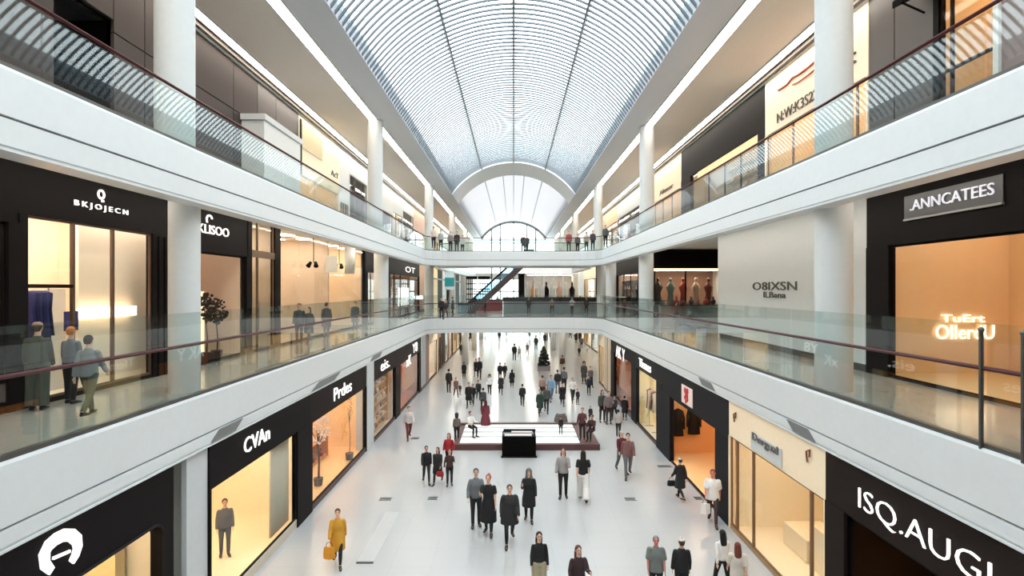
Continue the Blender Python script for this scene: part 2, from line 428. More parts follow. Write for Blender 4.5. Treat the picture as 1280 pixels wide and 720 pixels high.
# ---------------------------------------------------------------- shops
def shell(side, W, y0, y1, z0, z1, D, wall, floor=None, ceil=None, far=None, light=None, lw=None):
    """the room behind a shopfront: back wall, side walls, floor, ceiling, and lamps added on the ceiling to light it"""
    mb = MB(); e = .04
    bx(mb, side, W+D, W+D+.1, y0, y1, z0, z1, 0)
    bx(mb, side, W+.25, W+D, y0, y0+.05, z0, z1, 0)
    bx(mb, side, W+.25, W+D, y1-.05, y1, z0, z1, 3)
    bx(mb, side, W+.05, W+D, y0+.05, y1-.05, z0+.004, z0+.03, 1)
    bx(mb, side, W+.15, W+D, y0+.05, y1-.05, z1-.06, z1, 2)
    o = obj('wall_shop', mb, [wall, floor or wall, ceil or CREAM, far or wall]); o['kind'] = 'structure'
    if light:
        n = max(1, round((y1-y0)/2.6))
        for i in range(n):
            yc = y0 + (y1-y0)*(i+.5)/n
            for dc in ((.32,) if D < 3.5 else (.22, .62)):
                m_ = MB(); w = lw or .6; xa = W+D*dc
                bx(m_, side, xa, xa+w, yc-w/2, yc+w/2, z1-.085, z1-.06)
                t = obj('ceiling_fill_light', m_, light)  # added lamp, there only to light the room
                tag(t, 'small square lamp added to a shop ceiling to light the room', 'ceiling light', 'square lamps added to the shop ceilings')
def front(label, side, W, y0, y1, z0, z1, zs, col=BLACK, pl=.3, pr=.3, mull=(), trans=(), zp=.15, frame=None, pane=True, thick=.12, band=True, plinth=PLINTH, group='shopfronts along the galleries'):
    """a shopfront: sign band, two piers, mullions, pane, plinth"""
    frame = frame or BLACK
    root = empty('shopfront', (side*W, (y0+y1)/2, z0), label, 'shopfront', None)
    if band:
        mb = MB(); bx(mb, side, W-.02, W+thick, y0, y1, zs, z1); obj('sign_band', mb, col, root)
    for a, b in ((y0, y0+pl), (y1-pr, y1)):
        if b-a > .02:
            mb = MB(); bx(mb, side, W-.04, W+thick+.05, a, b, z0, zs if band else z1); obj('pier', mb, col, root)
    mb = MB(); bx(mb, side, W+.0, W+thick, y0+pl, y1-pr, z0, z0+zp); obj('plinth', mb, plinth, root)
    mb = MB()
    a, b = y0+pl, y1-pr
    top = zs if band else z1
    for y in mull: bx(mb, side, W+.02, W+.09, y-.04, y+.04, z0+zp, top)
    for z in trans: bx(mb, side, W+.02, W+.085, a, b, z-.04, z+.04)
    bx(mb, side, W+.025, W+.08, a, b, z0+zp, z0+zp+.05); bx(mb, side, W+.025, W+.08, a, b, top-.06, top)
    bx(mb, side, W+.025, W+.08, a, a+.05, z0+zp, top); bx(mb, side, W+.025, W+.08, b-.05, b, z0+zp, top)
    wf = obj('window_frame', mb, frame, root)
    if pane:
        mb = MB(); bx(mb, side, W+.045, W+.055, a, b, z0+zp, top); o = obj('window_pane', mb, GLASSW); o.parent = wf
    return root
ZG = 4.32
# small goods ------------------------------------------------
GOODC = [mat('goods_%s' % n, c, .5) for n, c in (('umber',(96,58,38)),('ivory',(232,220,200)),('charcoal',(48,44,46)),('amber',(198,132,60)),('crimson',(140,44,40)),('olive',(110,104,70)),('rose',(206,164,150)),('navy',(50,56,86)))]
def goods_mesh(kind):
    mb = MB()
    if kind == 'handbag':
        mb.loft([((0,0,0),(1,0,0),(0,1,0),.15,.06),((0,0,.16),(1,0,0),(0,1,0),.13,.05),((0,0,.2),(1,0,0),(0,1,0),.10,.02)], 10)
        mb.tube([(-.08,0,.18),(-.06,0,.3),(0,0,.34),(.06,0,.3),(.08,0,.18)], .01, 6)
    elif kind == 'vase':
        mb.zloft([(0,0,z,r,r) for z,r in ((0,.06),(.06,.1),(.16,.11),(.24,.05),(.3,.04),(.34,.06))], 12)
    elif kind == 'folded_jumper':
        for i in range(3): mb.box(-.16+.01*i,.15,-.12,.12+.005*i,i*.05,i*.05+.045)
    elif kind == 'shoe_box':
        mb.box(-.17,.17,-.1,.1,0,.1); mb.box(-.175,.175,-.105,.105,.1,.13)
    return mb
GM = {}
WARM = [GOODC[i] for i in (0,1,3,4,1,6,3)]
def good(kind, side, x, y, z, m, label, group, sc=1.):
    if kind not in GM:
        GM[kind] = goods_mesh(kind).mesh(kind, [m], False)
    o = link(kind, GM[kind], None, (side*x, y, z)); o.rotation_euler = (0,0,R(90)); o.scale = (sc,sc,sc)
    o.material_slots[0].link = 'OBJECT'; o.material_slots[0].material = m
    return tag(o, label, kind.replace('_',' '), group)
def shelf_unit(side, x, y0, y1, z0, h, n, m, label, fill=None, where='', dens=.42, depth=.4):
    root = empty('shelf_unit', (side*x, (y0+y1)/2, z0), label, 'shelf')
    mb = MB(); bx(mb, side, x+depth-.03, x+depth, y0, y1, z0, z0+h); obj('back_panel', mb, m, root)
    for y in (y0, y1-.04):
        mb = MB(); bx(mb, side, x, x+depth-.03, y, y+.04, z0, z0+h); obj('side_panel', mb, m, root)
    for i in range(n+1):
        z = z0+.06+(h-.1)*i/n
        mb = MB(); bx(mb, side, x+.01, x+depth-.03, y0+.04, y1-.04, z, z+.035); obj('shelf_board', mb, m, root)
        if fill and i < n:
            y = y0+.3
            while y < y1-.3:
                k = random.choice(fill); 
                good(k, side, x+.2, y, z+.036, random.choice(WARM), 'small %s among the goods shelved %s' % (k.replace('_',' '), where), 'goods shelved ' + where, random.uniform(.9,1.15)); y += dens*random.uniform(.85,1.4)
    return root
def rail_of_clothes(side, x, ya, yb, zt, z0, cols, label, hang=1.0, n=8):
    root = empty('clothes_rail', (side*x, (ya+yb)/2, z0), label, 'clothes rail')
    mb = MB(); mb.tube([(side*x,ya,z0),(side*x,ya,zt),(side*x,yb,zt),(side*x,yb,z0)], .018, 6); mb.box(side*x-.25, side*x+.25, ya-.03, ya+.03, z0, z0+.03); mb.box(side*x-.25, side*x+.25, yb-.03, yb+.03, z0, z0+.03)
    obj('frame', mb, STEEL, root)
    for i in range(n):
        y = ya+.12+(yb-ya-.24)*i/max(n-1,1); h = hang*random.uniform(.9,1.05)
        mb = MB(); mb.loft([((side*x,y,zt-.06),(1,0,0),(0,1,0),.04,.02),((side*x,y,zt-.12),(1,0,0),(0,1,0),.2,.03),((side*x,y,zt-.5),(1,0,0),(0,1,0),.18,.04),((side*x,y,zt-h),(1,0,0),(0,1,0),.24,.045)], 8)
        obj('hanging_garment', mb, cols[i % len(cols)], root, smooth=True)
    return root

# ================= GROUND, LEFT (wall plane 7.35) =================
W = 7.35
yl = lambda p: YW(W, p)
# nearest: black front with round-cornered window and round emblem
r = empty('shopfront', (-W, 10, 0), 'nearest lower left black shopfront with large white rounded emblem and round-cornered window', 'shopfront')
ya, yb = 7.6, 12.42; zb = 3.26
# panel with rounded window opening
def rounded_panel(side, W, y0, y1, z0, z1, a, b, c, d, rad, th):
    mb = MB(); n = 8
    inner = []
    for (cy, cz, s0) in ((b-rad, d-rad, 0), (a+rad, d-rad, 90), (a+rad, c+rad, 180), (b-rad, c+rad, 270)):
        for i in range(n+1): t = R(s0+90*i/n); inner.append((cy+rad*math.cos(t), cz+rad*math.sin(t)))
    outer = []
    cy0, cz0 = (a+b)/2, (c+d)/2
    for (y, z) in inner:                      # project to the rectangle
        dy, dz = y-cy0, z-cz0
        ky = ((y1-cy0) if dy > 0 else (cy0-y0))/max(abs(dy),1e-6); kz = ((z1-cz0) if dz > 0 else (cz0-z0))/max(abs(dz),1e-6)
        k = min(ky, kz); outer.append((cy0+dy*k, cz0+dz*k))
    # snap the corners
    for (Y, Z) in ((y1,z1),(y0,z1),(y0,z0),(y1,z0)):
        i = min(range(len(outer)), key=lambda i: (outer[i][0]-Y)**2+(outer[i][1]-Z)**2); outer[i] = (Y, Z)
    m = len(inner)
    for dd in (W-.02, W+th):
        mb.v += [(side*dd, y, z) for y, z in inner] + [(side*dd, y, z) for y, z in outer]
    for i in range(m):
        j = (i+1) % m
        mb.face([i, j, m+j, m+i]); mb.face([2*m+i, 3*m+i, 3*m+j, 2*m+j])
        mb.face([i, 2*m+i, 2*m+j, j]); mb.face([m+i, m+j, 3*m+j, 3*m+i])
    return mb, inner
mb, inner = rounded_panel(-1, W, ya, yb, 0, ZG, 8.4, 12.05, .35, zb, .32, .25)
obj('front_panel', mb, BLACK, r)
mb = MB(); k = 0
rim = [(-(W-.03), y, z) for y, z in inner]
mb.tube(rim + [rim[0]], .03, 6); obj('window_rim', mb, SLATE, r)
mb = MB(); bx(mb, -1, W+.1, W+.11, 8.3, 12.2, .3, zb+.1); obj('window_pane', mb, GLASSW, r)
# emblem: thick arch of two strokes and a crossbar
def stroke(pts, wid, z0x, side=-1, W_=W):
    mb = MB(); n = len(pts)
    L, Rr = [], []
    for i, p in enumerate(pts):
        a = Vector(pts[max(i-1,0)]); b = Vector(pts[min(i+1,n-1)]); d = (b-a).normalized(); w = wid[i] if isinstance(wid, list) else wid
        L.append((p[0]-d.y*w/2, p[1]+d.x*w/2)); Rr.append((p[0]+d.y*w/2, p[1]-d.x*w/2))
    for dd in (z0x, z0x+.035):
        mb.v += [(side*dd, y, z) for y, z in L] + [(side*dd, y, z) for y, z in Rr]
    for i in range(n-1):
        mb.face([i,i+1,n+i+1,n+i]); mb.face([2*n+i,3*n+i,3*n+i+1,2*n+i+1]); mb.face([i,2*n+i,2*n+i+1,i+1]); mb.face([n+i,n+i+1,3*n+i+1,3*n+i])
    mb.face([0,n,3*n,2*n]); mb.face([n-1,3*n-1,4*n-1,2*n-1][::-1])
    return mb
def yz(px, py, W_=W, side=-1):
    y = YW(W_, px); return (y, CZ-(py-VY)*y/F)
arch = [yz(*p) for p in ((61,714),(53,706),(52,692),(57,682),(66,674),(76,669),(86,669),(93,675),(94,684),(91,694),(86,703))]
obj('emblem', stroke(arch, [.12,.17,.2,.2,.2,.2,.2,.2,.18,.16,.12], W-.06), LETTER, r)
obj('emblem_bar', stroke([yz(63,698), yz(84,689)], .045, W-.06), LETTER, r)
shell(-1, W, ya, yb, 0, ZG, 3.6, mat('butter_wall', (243,232,208), .6), mat('pale_wood', (232,216,186), .4), light=LSHOP)
mb = MB(); bx(mb, -1, 8.3, 10.4, 12.0, 12.3, 0, 3.2); tag(obj('backdrop', mb, mat('butter_panel', (238,214,160), .5)), 'pale yellow upright panel behind the round-cornered window', 'backdrop')
shelf_unit(-1, 8.6, 9.2, 11.3, .03, 1.5, 2, BROWN, 'low dark shelf inside the round-cornered window', depth=.6)
# gap with grey filler behind the column
mb = MB(); bx(mb, -1, 7.38, 7.5, 13.0, 13.95, 0, 4.34); bx(mb, -1, 8.45, 8.55, 12.4, 13.95, 0, 4.34); struct('wall_ground_left', mb, LIGHTG)
# second: dark front, mannequin window
y0, y1 = yl(261), yl(388)
r = front('lower left dark shopfront with white slanted letters and one grey figure in its window', -1, W, y0, y1, 0, ZG, 3.26, BLACK, .06, yl(388)-yl(371), (), (), .28, frame=BLACK, plinth=mat('stone_sill', (196,186,170), .5))
lettering('CVAn', -1, W-.05, yl(303), yl(335), 3.82, .42, parent=r)
shell(-1, W, y0, y1, 0, ZG, 4.2, mat('butter_wall', (243,232,208), .6), mat('pale_wood', (232,216,186), .4), light=LSHOP)
mb = MB()
for i in range(14):
    a = 18.05+1.35*i/13
    mb.zloft([(-7.62, a, .3, .04, .06), (-7.62, a, 3.3, .04, .055)], 8)
tag(obj('curtain', mb, mat('grey_curtain', (206,198,182), .8), smooth=True), 'grey pleated curtain at the far edge of the window with one figure', 'curtain')
shelf_unit(-1, 10.9, y0+.5, y0+3.2, .03, 2.2, 4, CREAM, 'cream shelf on the back wall behind the grey window figure', ['folded_jumper','shoe_box'], 'behind the grey window figure', .7)
# third: dark slate front, blossom tree window
y0, y1 = yl(388), yl(463)
r = front('lower left slate shopfront with bold white lettering over a blossom display', -1, W, y0, y1, 0, ZG, 3.24, BROWN, .12, .9, (), (), .2, frame=BROWN)
lettering('Prdes', -1, W-.05, yl(416), yl(438), 3.78, .52, parent=r)
shell(-1, W, y0, y1, 0, ZG, 3.6, mat('apricot_wall', (240,210,164), .6), mat('apricot_floor', (236,196,140), .4), light=LSHOP)
def blossom_tree(x, y, z0, h, label, leafm, trunkm, rad=.5, n=70, cat='tree', trunk=.05):
    root = empty('blossom_tree' if cat == 'tree' else 'potted_plant', (x, y, z0), label, cat)
    mb = MB(); mb.tube([(x,y,z0),(x+.03,y,z0+h*.35),(x-.02,y,z0+h*.6),(x,y,z0+h*.75)], [trunk,trunk*.8,trunk*.7,trunk*.4], 7); 
    for k in range(4):
        a = k*1.6; mb.tube([(x,y,z0+h*.55),(x+rad*.6*math.cos(a),y+rad*.6*math.sin(a),z0+h*.8)], [trunk*.5,trunk*.2], 5)
    obj('trunk', mb, trunkm, root)
    mb = MB()
    for k in range(n):
        a = random.uniform(0,2*PI); t = random.random()**.5; zz = random.uniform(-.5,.5)
        q = math.sqrt(max(0,1-(2*zz)**2))
        c = (x+rad*t*q*math.cos(a), y+rad*t*q*math.sin(a), z0+h*.8+zz*h*.42); s = random.uniform(.05,.11)*rad/.5
        mb.sphere(c, s, s*random.uniform(.6,1), s*random.uniform(.5,1), 6, 4)
    obj('crown' , mb, leafm, root)
    mb = MB(); mb.zloft([(x,y,z0,.16,.16),(x,y,z0+.3,.2,.2)], 12); obj('pot', mb, trunkm, root)
    return root
BLOS = mat('blossom_white', (236,222,212), .8); DKST = mat('dark_stem', (58,40,32), .7)
blossom_tree(-8.0, 23.6, .05, 2.9, 'white blossom tree on a dark trunk inside the slate shopfront window', BLOS, DKST, .5, 100)
blossom_tree(-7.75, 27.2, .05, 3.1, 'thin hanging garland plant at the far side of the blossom window', mat('ochre_leaf', (170,130,70), .8), DKST, .16, 40, 'plant', .02)
shelf_unit(-1, 9.0, y0+.6, y1-1.6, .03, 1.0, 1, mat('orange_board', (214,140,70), .5), 'low orange display shelf behind the blossom tree', ['handbag','vase'], 'behind the blossom tree', .5, .9)
# light pilaster
mb = MB(); bx(mb, -1, W-.06, W+.5, yl(457.5), yl(466), 0, 4.34); struct('trim_pilaster', mb, LIGHTG)
# fourth: warm shelves
y0, y1 = yl(466), yl(498)
r = front('lower left brown shopfront with small white letters over crowded warm shelves', -1, W, y0, y1, 0, ZG, 3.26, BROWN, .1, 1.0, (), (), .15, frame=BROWN)
lettering('eis.', -1, W-.05, yl(475), yl(486), 3.8, .55, parent=r)
shell(-1, W, y0, y1, 0, ZG, 2.2, mat('amber_wall', (240,190,120), .6), CREAM, light=LSHOP)
shelf_unit(-1, 7.6, y0+.2, y1-1.9, .16, 3.0, 6, mat('honey_wood', (214,160,96), .5), 'tall honey coloured shelf crowded with goods in the lower left window', ['handbag','vase','folded_jumper'], 'in the crowded warm window', .42, .5)
mb = MB(); bx(mb, -1, W+.15, W+.6, yl(493), yl(497.5)-.1, .1, 3.2); tag(obj('backdrop', mb, mat('pale_jamb', (214,206,190), .5)), 'pale upright panel closing the crowded warm window', 'backdrop')
# fifth: orange display box
y0, y1 = yl(498), yl(526)
r = front('lower left dark shopfront with scattered white characters and an orange display', -1, W, y0, y1, 0, ZG, 3.2, BROWN, .5, .9, (), (), .15, frame=BROWN)
lettering('Y8', -1, W-.05, yl(515), yl(521), 3.75, .7, parent=r); lettering('xK', -1, W-.05, yl(507), yl(513), 3.1, .7, parent=r)
shell(-1, W, y0, y1, 0, ZG, 1.2, mat('burnt_orange', (206,120,56), .6), RUST, light=LSHOPC)
mb = MB(); bx(mb, -1, W+.3, W+.5, y0+3.6, y1-1.0, .9, 3.1); tag(obj('backdrop', mb, mat('copper_panel', (216,126,58), .5)), 'orange panel standing in the dark window with scattered characters', 'backdrop')
# the run beyond, far left
seq = [(526,531,'pale grey',LIGHTG,None),(531,536,'mauve',PINK,None),(536,546.5,'bright cream',CREAM,LSHOPC),(546.5,551,'bronze',mat('bronze_front',(140,98,62),.5),LSHOP),(551,556,'dark',BLACK,None),(556,561,'tan',TAN,LSHOP),(561,566,'brown',mat('coffee_front',(120,80,56),.5),LSHOP),(566,571,'yellow lit',mat('yellow_wall',(240,214,150),.5),LSHOP),(571,576,'umber',BROWN,LSHOP),(576,582,'sand',TAN,LSHOP),(582,590,'grey',LIGHTG,None)]
for a, b, nm, m, li in seq:
    y0, y1 = yl(a), yl(b)
    if li:
        r = front('%s shopfront in the far lower left row' % nm, -1, W, y0, y1, 0, ZG, 3.3, m, .15, .15, (), (), .12, frame=BROWN)
        shell(-1, W, y0, y1, 0, ZG, 2.0, m if m != BROWN else CREAM, CREAM, light=li)
    else:
        root = empty('shopfront', (-W, (y0+y1)/2, 0), '%s panelled shopfront in the far lower left row' % nm, 'shopfront')
        mb = MB(); bx(mb, -1, W-.03, W+.2, y0, y1, 0, ZG)
        n = 3
        obj('cladding', mb, m, root)
        mb = MB(); bx(mb, -1, W-.06, W-.03, y0, y1, 0, .25); obj('plinth', mb, PLINTH, root)
        for i in range(1,3):
            mb = MB(); y = y0+(y1-y0)*i/3; bx(mb, -1, W-.05, W-.03, y-.03, y+.03, .25, ZG); obj('cover_strip', mb, CHAN, root)

# ================= GROUND, RIGHT =================
yr = yl
# nearest black front with large script sign
y0, y1 = 8.0, yr(1033)
r = front('nearest lower right black shopfront with large ornate white lettering', 1, W, y0, y1, 0, ZG, 3.15, BROWN, .3, yr(1033)-yr(1057), (), (), .05, frame=BLACKER, pane=False)
lettering('ISQ.AUGI', 1, W-.06, yr(1244), yr(1077), 3.66, .5, parent=r, thin=.018)
shell(1, W, y0, y1, 0, ZG, 2.6, mat('dark_umber', (60,36,20), .6), BLACKER, ceil=BLACKER, far=mat('cocoa', (92,54,24), .6), light=emis('dim_fill_lamp', (255,190,120), 1.2), lw=.3)
# cream front with transom and small sign board
y0, y1 = yr(1033), yr(912)
r = front('lower right cream shopfront with thin brown mullions and a small white sign board', 1, W, y0, y1, 0, ZG, 3.13, mat('cream_front', (250,228,196), .5), .05, .05, (yr(1012), yr(940), yr(920)), (), .12, frame=mat('brown_frame', (120,88,60), .5), plinth=mat('sand_plinth', (150,120,84), .5))
mb = MB(); bx(mb, 1, W-.06, W-.03, yr(979), yr(941), 3.2, 3.72); obj('sign_board', mb, WHITE, r)
lettering('Dergual', 1, W-.09, yr(976), yr(944), 3.6, .3, parent=r, m=mat('grey_letters', (110,104,100), .5))
for p, zz in ((1012, 4.05), (920, 3.95)):
    mb = MB(); yc = yr(p); mb.tube([(W-.06, yc, zz-.25), (W-.06, yc+.05, zz), (W-.06, yc-.12, zz+.08), (W-.06, yc-.1, zz-.1)], .025, 6); obj('bracket_ornament', mb, mat('bronze_ornament', (120,70,40), .4), r)
shell(1, W, y0, y1, 0, ZG, 3.2, mat('butter_wall', (243,232,208), .6), CREAM, light=LSHOP)
for (a, b, h) in ((yr(1010), yr(990), .9), (yr(985), yr(960), 1.3), (yr(955), yr(930), .7)):
    mb = MB(); bx(mb, 1, 8.6, 9.8, a, b, .04, h); tag(obj('display_plinth', mb, CREAM, bevel=.02), {.9:'middle-height cream display block, nearest in the cream shop window', 1.3:'tallest cream display block in the cream shop window', .7:'lowest cream display block, farthest in the cream shop window'}[h], 'display block')
# dark front with red emblem and orange room
y0, y1 = yr(912), yr(828)
r = front('lower right charcoal shopfront with a red and white emblem above an orange room', 1, W, y0, y1, 0, ZG, 3.04, SLATE, yr(895)-yr(912), yr(828)-yr(838), (), (), .03, frame=BLACK, pane=False, plinth=PLINTH)
yc = (yr(853)+yr(867))/2
mb = MB(); bx(mb, 1, W-.06, W-.03, yr(867), yr(853.5), 3.2, 3.98); obj('emblem_ground', mb, mat('pink_white', (244,222,214), .5), r, bevel=.02)
mb = MB()
for dy, dz, s in ((-.12,.2,.13),(.12,.18,.14),(0,.02,.15),(.14,-.12,.1),(-.1,-.14,.12),(.05,-.27,.09),(-.13,.0,.07)):
    mb.sphere((W-.07, yc+dy*1.3, 3.6+dz), .02, s*1.2, s, 9, 6)
obj('emblem', mb, mat('emblem_red', (186,30,34), .5), r, smooth=True)
shell(1, W, y0, y1, 0, ZG, 3.4, ORANGE, mat('apricot_floor', (236,196,140), .4), ceil=ORANGE, far=ORANGE, light=LSHOP)
GARM = mat('black_cloth', (18,15,15), .8)
def garment(x, y, z, h, w, label):
    root = empty('hanging_coat', (x, y, z), label, 'coat', None)
    mb = MB(); mb.loft([((x,y,z-.02),(1,0,0),(0,1,0),.06,.04),((x,y,z-.12),(1,0,0),(0,1,0),w*.42,.09),((x,y,z-.5),(1,0,0),(0,1,0),w*.38,.1),((x,y,z-h),(1,0,0),(0,1,0),w*.5,.12)], 12); obj('body', mb, GARM, root, smooth=True)
    for s in (-1,1):
        mb = MB(); mb.tube([(x+s*w*.36,y,z-.14),(x+s*w*.5,y,z-.5),(x+s*w*.52,y,z-h*.75)], [.07,.06,.05], 8); obj('sleeve', mb, GARM, root, smooth=True)
    mb = MB(); mb.tube([(x,y,z),(x,y,z+.12),(x+.03,y,z+.16)], .008, 5); obj('hook', mb, STEEL, root)
yg = y1-.45
garment(7.98, yg, 2.3, 1.35, .58, 'black coat hung on the orange wall, nearer the window edge')
garment(8.75, yg-.05, 2.45, 1.4, .62, 'black coat hung on the orange wall, deeper inside the shop')
mb = MB(); mb.tube([(7.7,yg+.3,2.5),(7.7,yg,2.5),(9.2,yg,2.5),(9.2,yg+.3,2.5)], .015, 6); tag(obj('wall_rail', mb, STEEL), 'steel hanging rail on the orange wall above the two black coats', 'rail')
# cream window, white lettering
y0, y1 = yr(828), yr(794)
r = front('lower right dark shopfront with slanted white lettering over a pale yellow window', 1, W, y0, y1, 0, ZG, 3.42, SLATE, yr(823)-yr(828)+.3, .4, (), (), .15, frame=SLATE)
lettering('Tfemes', 1, W-.06, yr(815), yr(800), 3.86, .5, parent=r)
shell(1, W, y0, y1, 0, ZG, 2.2, mat('lemon_wall', (250,238,196), .6), CREAM, light=LSHOPC)
rail_of_clothes(1, 8.0, yr(806), yr(798), 2.3, .03, [GOODC[1], GOODC[4], GOODC[6]], 'clothes rail with pale and red garments in the pale yellow window', 1.2, 5)
# orange brown window
y0, y1 = yr(794), yr(764)
r = front('lower right black shopfront with white characters over a rust orange panel', 1, W, y0, y1, 0, ZG, 3.5, BLACK, 1.0, 1.4, (), (), .3, frame=BLACK)
lettering('AK Y', 1, W-.06, yr(782), yr(771), 3.7, .8, parent=r)
shell(1, W, y0, y1, 0, ZG, 1.4, RUST, RUST, light=LSHOP)
mb = MB(); bx(mb, 1, W+.25, W+.45, y0+1.2, y1-1.6, 1.1, 3.4); tag(obj('backdrop', mb, mat('rust_panel', (190,96,38), .5)), 'rust orange panel in the black window with white characters', 'backdrop')
WR = W
for a, b, nm, m, li in [(764,756,'beige',mat('beige_front',(206,184,156),.5),None),(756,748,'cream',CREAM,LSHOPC),(789,770,'grey',LIGHTG,None),(770,757,'coffee',BROWN,LSHOP),(757,748,'sand',TAN,LSHOP),(748,739,'silver',LIGHTG,LSHOPC),(739,730,'ochre lit',mat('yellow_wall',(240,214,150),.5),LSHOP),(730,720,'umber',BROWN,LSHOP),(720,711,'chalk',WHITE,None)]:
    W = 7.35 if nm in ('beige','cream') else 10.5
    y0, y1 = yr(a), yr(b)
    if li:
        r = front('%s shopfront in the far lower right row' % nm, 1, W, y0, y1, 0, ZG, 3.3, m, .15, .15, (), (), .12, frame=BROWN)
        shell(1, W, y0, y1, 0, ZG, 2.0, m if m != BROWN else CREAM, CREAM, light=li)
    else:
        root = empty('shopfront', (W, (y0+y1)/2, 0), '%s panelled shopfront in the far lower right row' % nm, 'shopfront')
        mb = MB(); bx(mb, 1, W-.03, W+.2, y0, y1, 0, ZG); obj('cladding', mb, m, root)
        mb = MB(); bx(mb, 1, W-.06, W-.03, y0, y1, 0, .2); obj('plinth', mb, PLINTH, root)
        mb = MB(); bx(mb, 1, W-.05, W-.03, (y0+y1)/2-.04, (y0+y1)/2+.04, .2, ZG); obj('cover_strip', mb, CHAN, root)
# dark floor border in front of the shops
for s, nm in ((-1,'left'),(1,'right')):
    mb = MB(); bx(mb, s, W-.34, W-.01, 7, 64, .0, .02); struct('baseboard_'+nm, mb, PLINTH, label='dark brown floor border along the ground shops')

# ================= MIDDLE, LEFT (wall plane 10.2) =================
W = 10.2; ZT = 10.84
yl = lambda p: YW(W, p)
r = front('black framed shopfront at the left edge of the middle gallery with a pale window', -1, W, 7.0, yl(22), Z1, ZT, 9.45, BLACK, .2, .25, (), (), .1, frame=BLACK, plinth=BROWN)
shell(-1, W, 7.0, yl(22), Z1, ZT, 1.6, mat('taupe_wall', (206,186,166), .6), light=LSHOPC)
y0, y1 = yl(22), yl(216)
r = front('wide black shopfront with a white ring emblem and spaced lettering, three tall panes', -1, W, y0, y1, Z1, ZT, 9.66, BLACK, yl(33)-yl(22), yl(216)-yl(190), (yl(93.5), yl(143)), (), .1, frame=mat('bronze_frame', (88,62,46), .45), plinth=BROWN)
lettering('B K J O J E C N', -1, W-.06, yl(90), yl(157), 10.08, .17, parent=r)
mb = MB(); yc = yl(124); mb.tube([(-W+.05, yc+.1*math.cos(a), 10.42+.1*math.sin(a)) for a in [2*PI*i/20 for i in range(21)]], .028, 6); obj('ring_emblem', mb, LETTER, r)
mb = MB(); mb.box(-W+.03, -W+.07, yc+.02, yc+.08, 10.24, 10.29); obj('emblem_mark', mb, LETTER, r)
mb = MB(); bx(mb, -1, W+.02, W+.08, yl(34), yl(93), 8.12, 8.2); obj('transom', mb, BROWN, r)
for yy in (yl(196), yl(204)):
    mb = MB(); bx(mb, -1, W-.07, W-.04, yy-.02, yy+.02, Z1, 9.6); obj('pier_groove', mb, BLACKER, r)
shell(-1, W, y0, y1, Z1, ZT, 3.4, mat('blush_wall', (240,226,212), .6), mat('blush_floor', (222,208,194), .4), light=LSHOPC)
mb = MB(); bx(mb, -1, 10.8, 10.88, 14.3, 17.1, 5.64, 10.5); tag(obj('backdrop', mb, mat('blush_screen', (244,226,206), .6)), 'blush backdrop screen behind the three tall panes', 'backdrop')
mb = MB(); bx(m2 := MB(), -1, 10.3, 10.7, 12.2, 14.1, 10.7, 10.73); tag(obj('ceiling_fill_light', m2, LSHOPC), 'slim added lamp lighting the indigo garments', 'ceiling light'); bx(m2 := MB(), -1, 10.3, 10.7, 14.4, 17.0, 10.7, 10.73); tag(obj('ceiling_fill_light', m2, LSHOPC), 'slim long added lamp lighting the blush backdrop', 'ceiling light'); bx(mb, -1, 10.6, 10.7, 14.1, 16.2, 7.36, 7.62); tag(obj('wall_light', mb, emis('glow_bar', (255,236,206), 2.)), 'long glowing bar lamp in the three-paned window', 'wall light')  # both ceiling lamps are added to brighten garments and backdrop
BLUE = mat('indigo_cloth', (52,54,120), .7)
rail_of_clothes(-1, 10.62, 12.45, 13.15, 8.12, Z1+.03, [BLUE, mat('indigo_dark', (38,38,86), .7)], 'clothes rail with long indigo garments in the three-paned window', 1.15, 6)
mb = MB(); bx(mb, -1, 10.6, 10.64, 13.62, 14.03, 7.1, 7.56); tag(obj('poster', mb, BLUE), 'dark violet poster standing low behind the middle pane', 'poster')
mb = MB(); bx(mb, -1, 11.2, 11.3, 13.9, 14.4, Z1+.03, 8.1); tag(obj('backdrop', mb, WHITE), 'white upright panel beside the indigo garments', 'backdrop')
# B
y0, y1 = yl(238), yl(309)
r = front('narrow black shopfront with white lettering and a curled emblem over an orange lobby', -1, W, y0, y1, Z1, ZT, 9.32, BLACK, .1, .12, (), (), .06, frame=BLACK, pane=False, plinth=BROWN)
lettering('KLISOO', -1, W-.06, yl(245.5), yl(284), 10.08, .3, parent=r)
mb = MB(); yc = yl(260); mb.tube([(-W+.05, yc+.18*math.cos(a), 10.4+.15*math.sin(a)) for a in [R(20+i*20) for i in range(11)]], .035, 6); obj('emblem', mb, LETTER, r)
shell(-1, W, y0, y1, Z1, ZT, 3.0, mat('copper_wall', (176,108,64), .6), FLOORU, far=mat('pale_side', (214,196,176), .6), light=LSHOP)
mb = MB(); bx(mb, -1, 11.2, 11.3, yl(252), yl(290), Z1+.02, 8.0); tag(obj('backdrop', mb, mat('glow_cream', (252,226,180), .5, emit=(255,226,180), estr=.7)), 'glowing cream panel at the back of the orange lobby', 'backdrop')
for k, (px, hh) in enumerate(((258, 2.3), (271, 2.1))):
    yy = 10.5*F/(VX-px); xx = -10.5
    blossom_tree(xx, yy, Z1+.03, hh, 'dark leafy plant with thin stems at the %s side of the orange lobby' % ('near', 'far')[k], mat('dark_leaf', (36,30,26), .7), DKST, .34, 110, 'plant', .03)
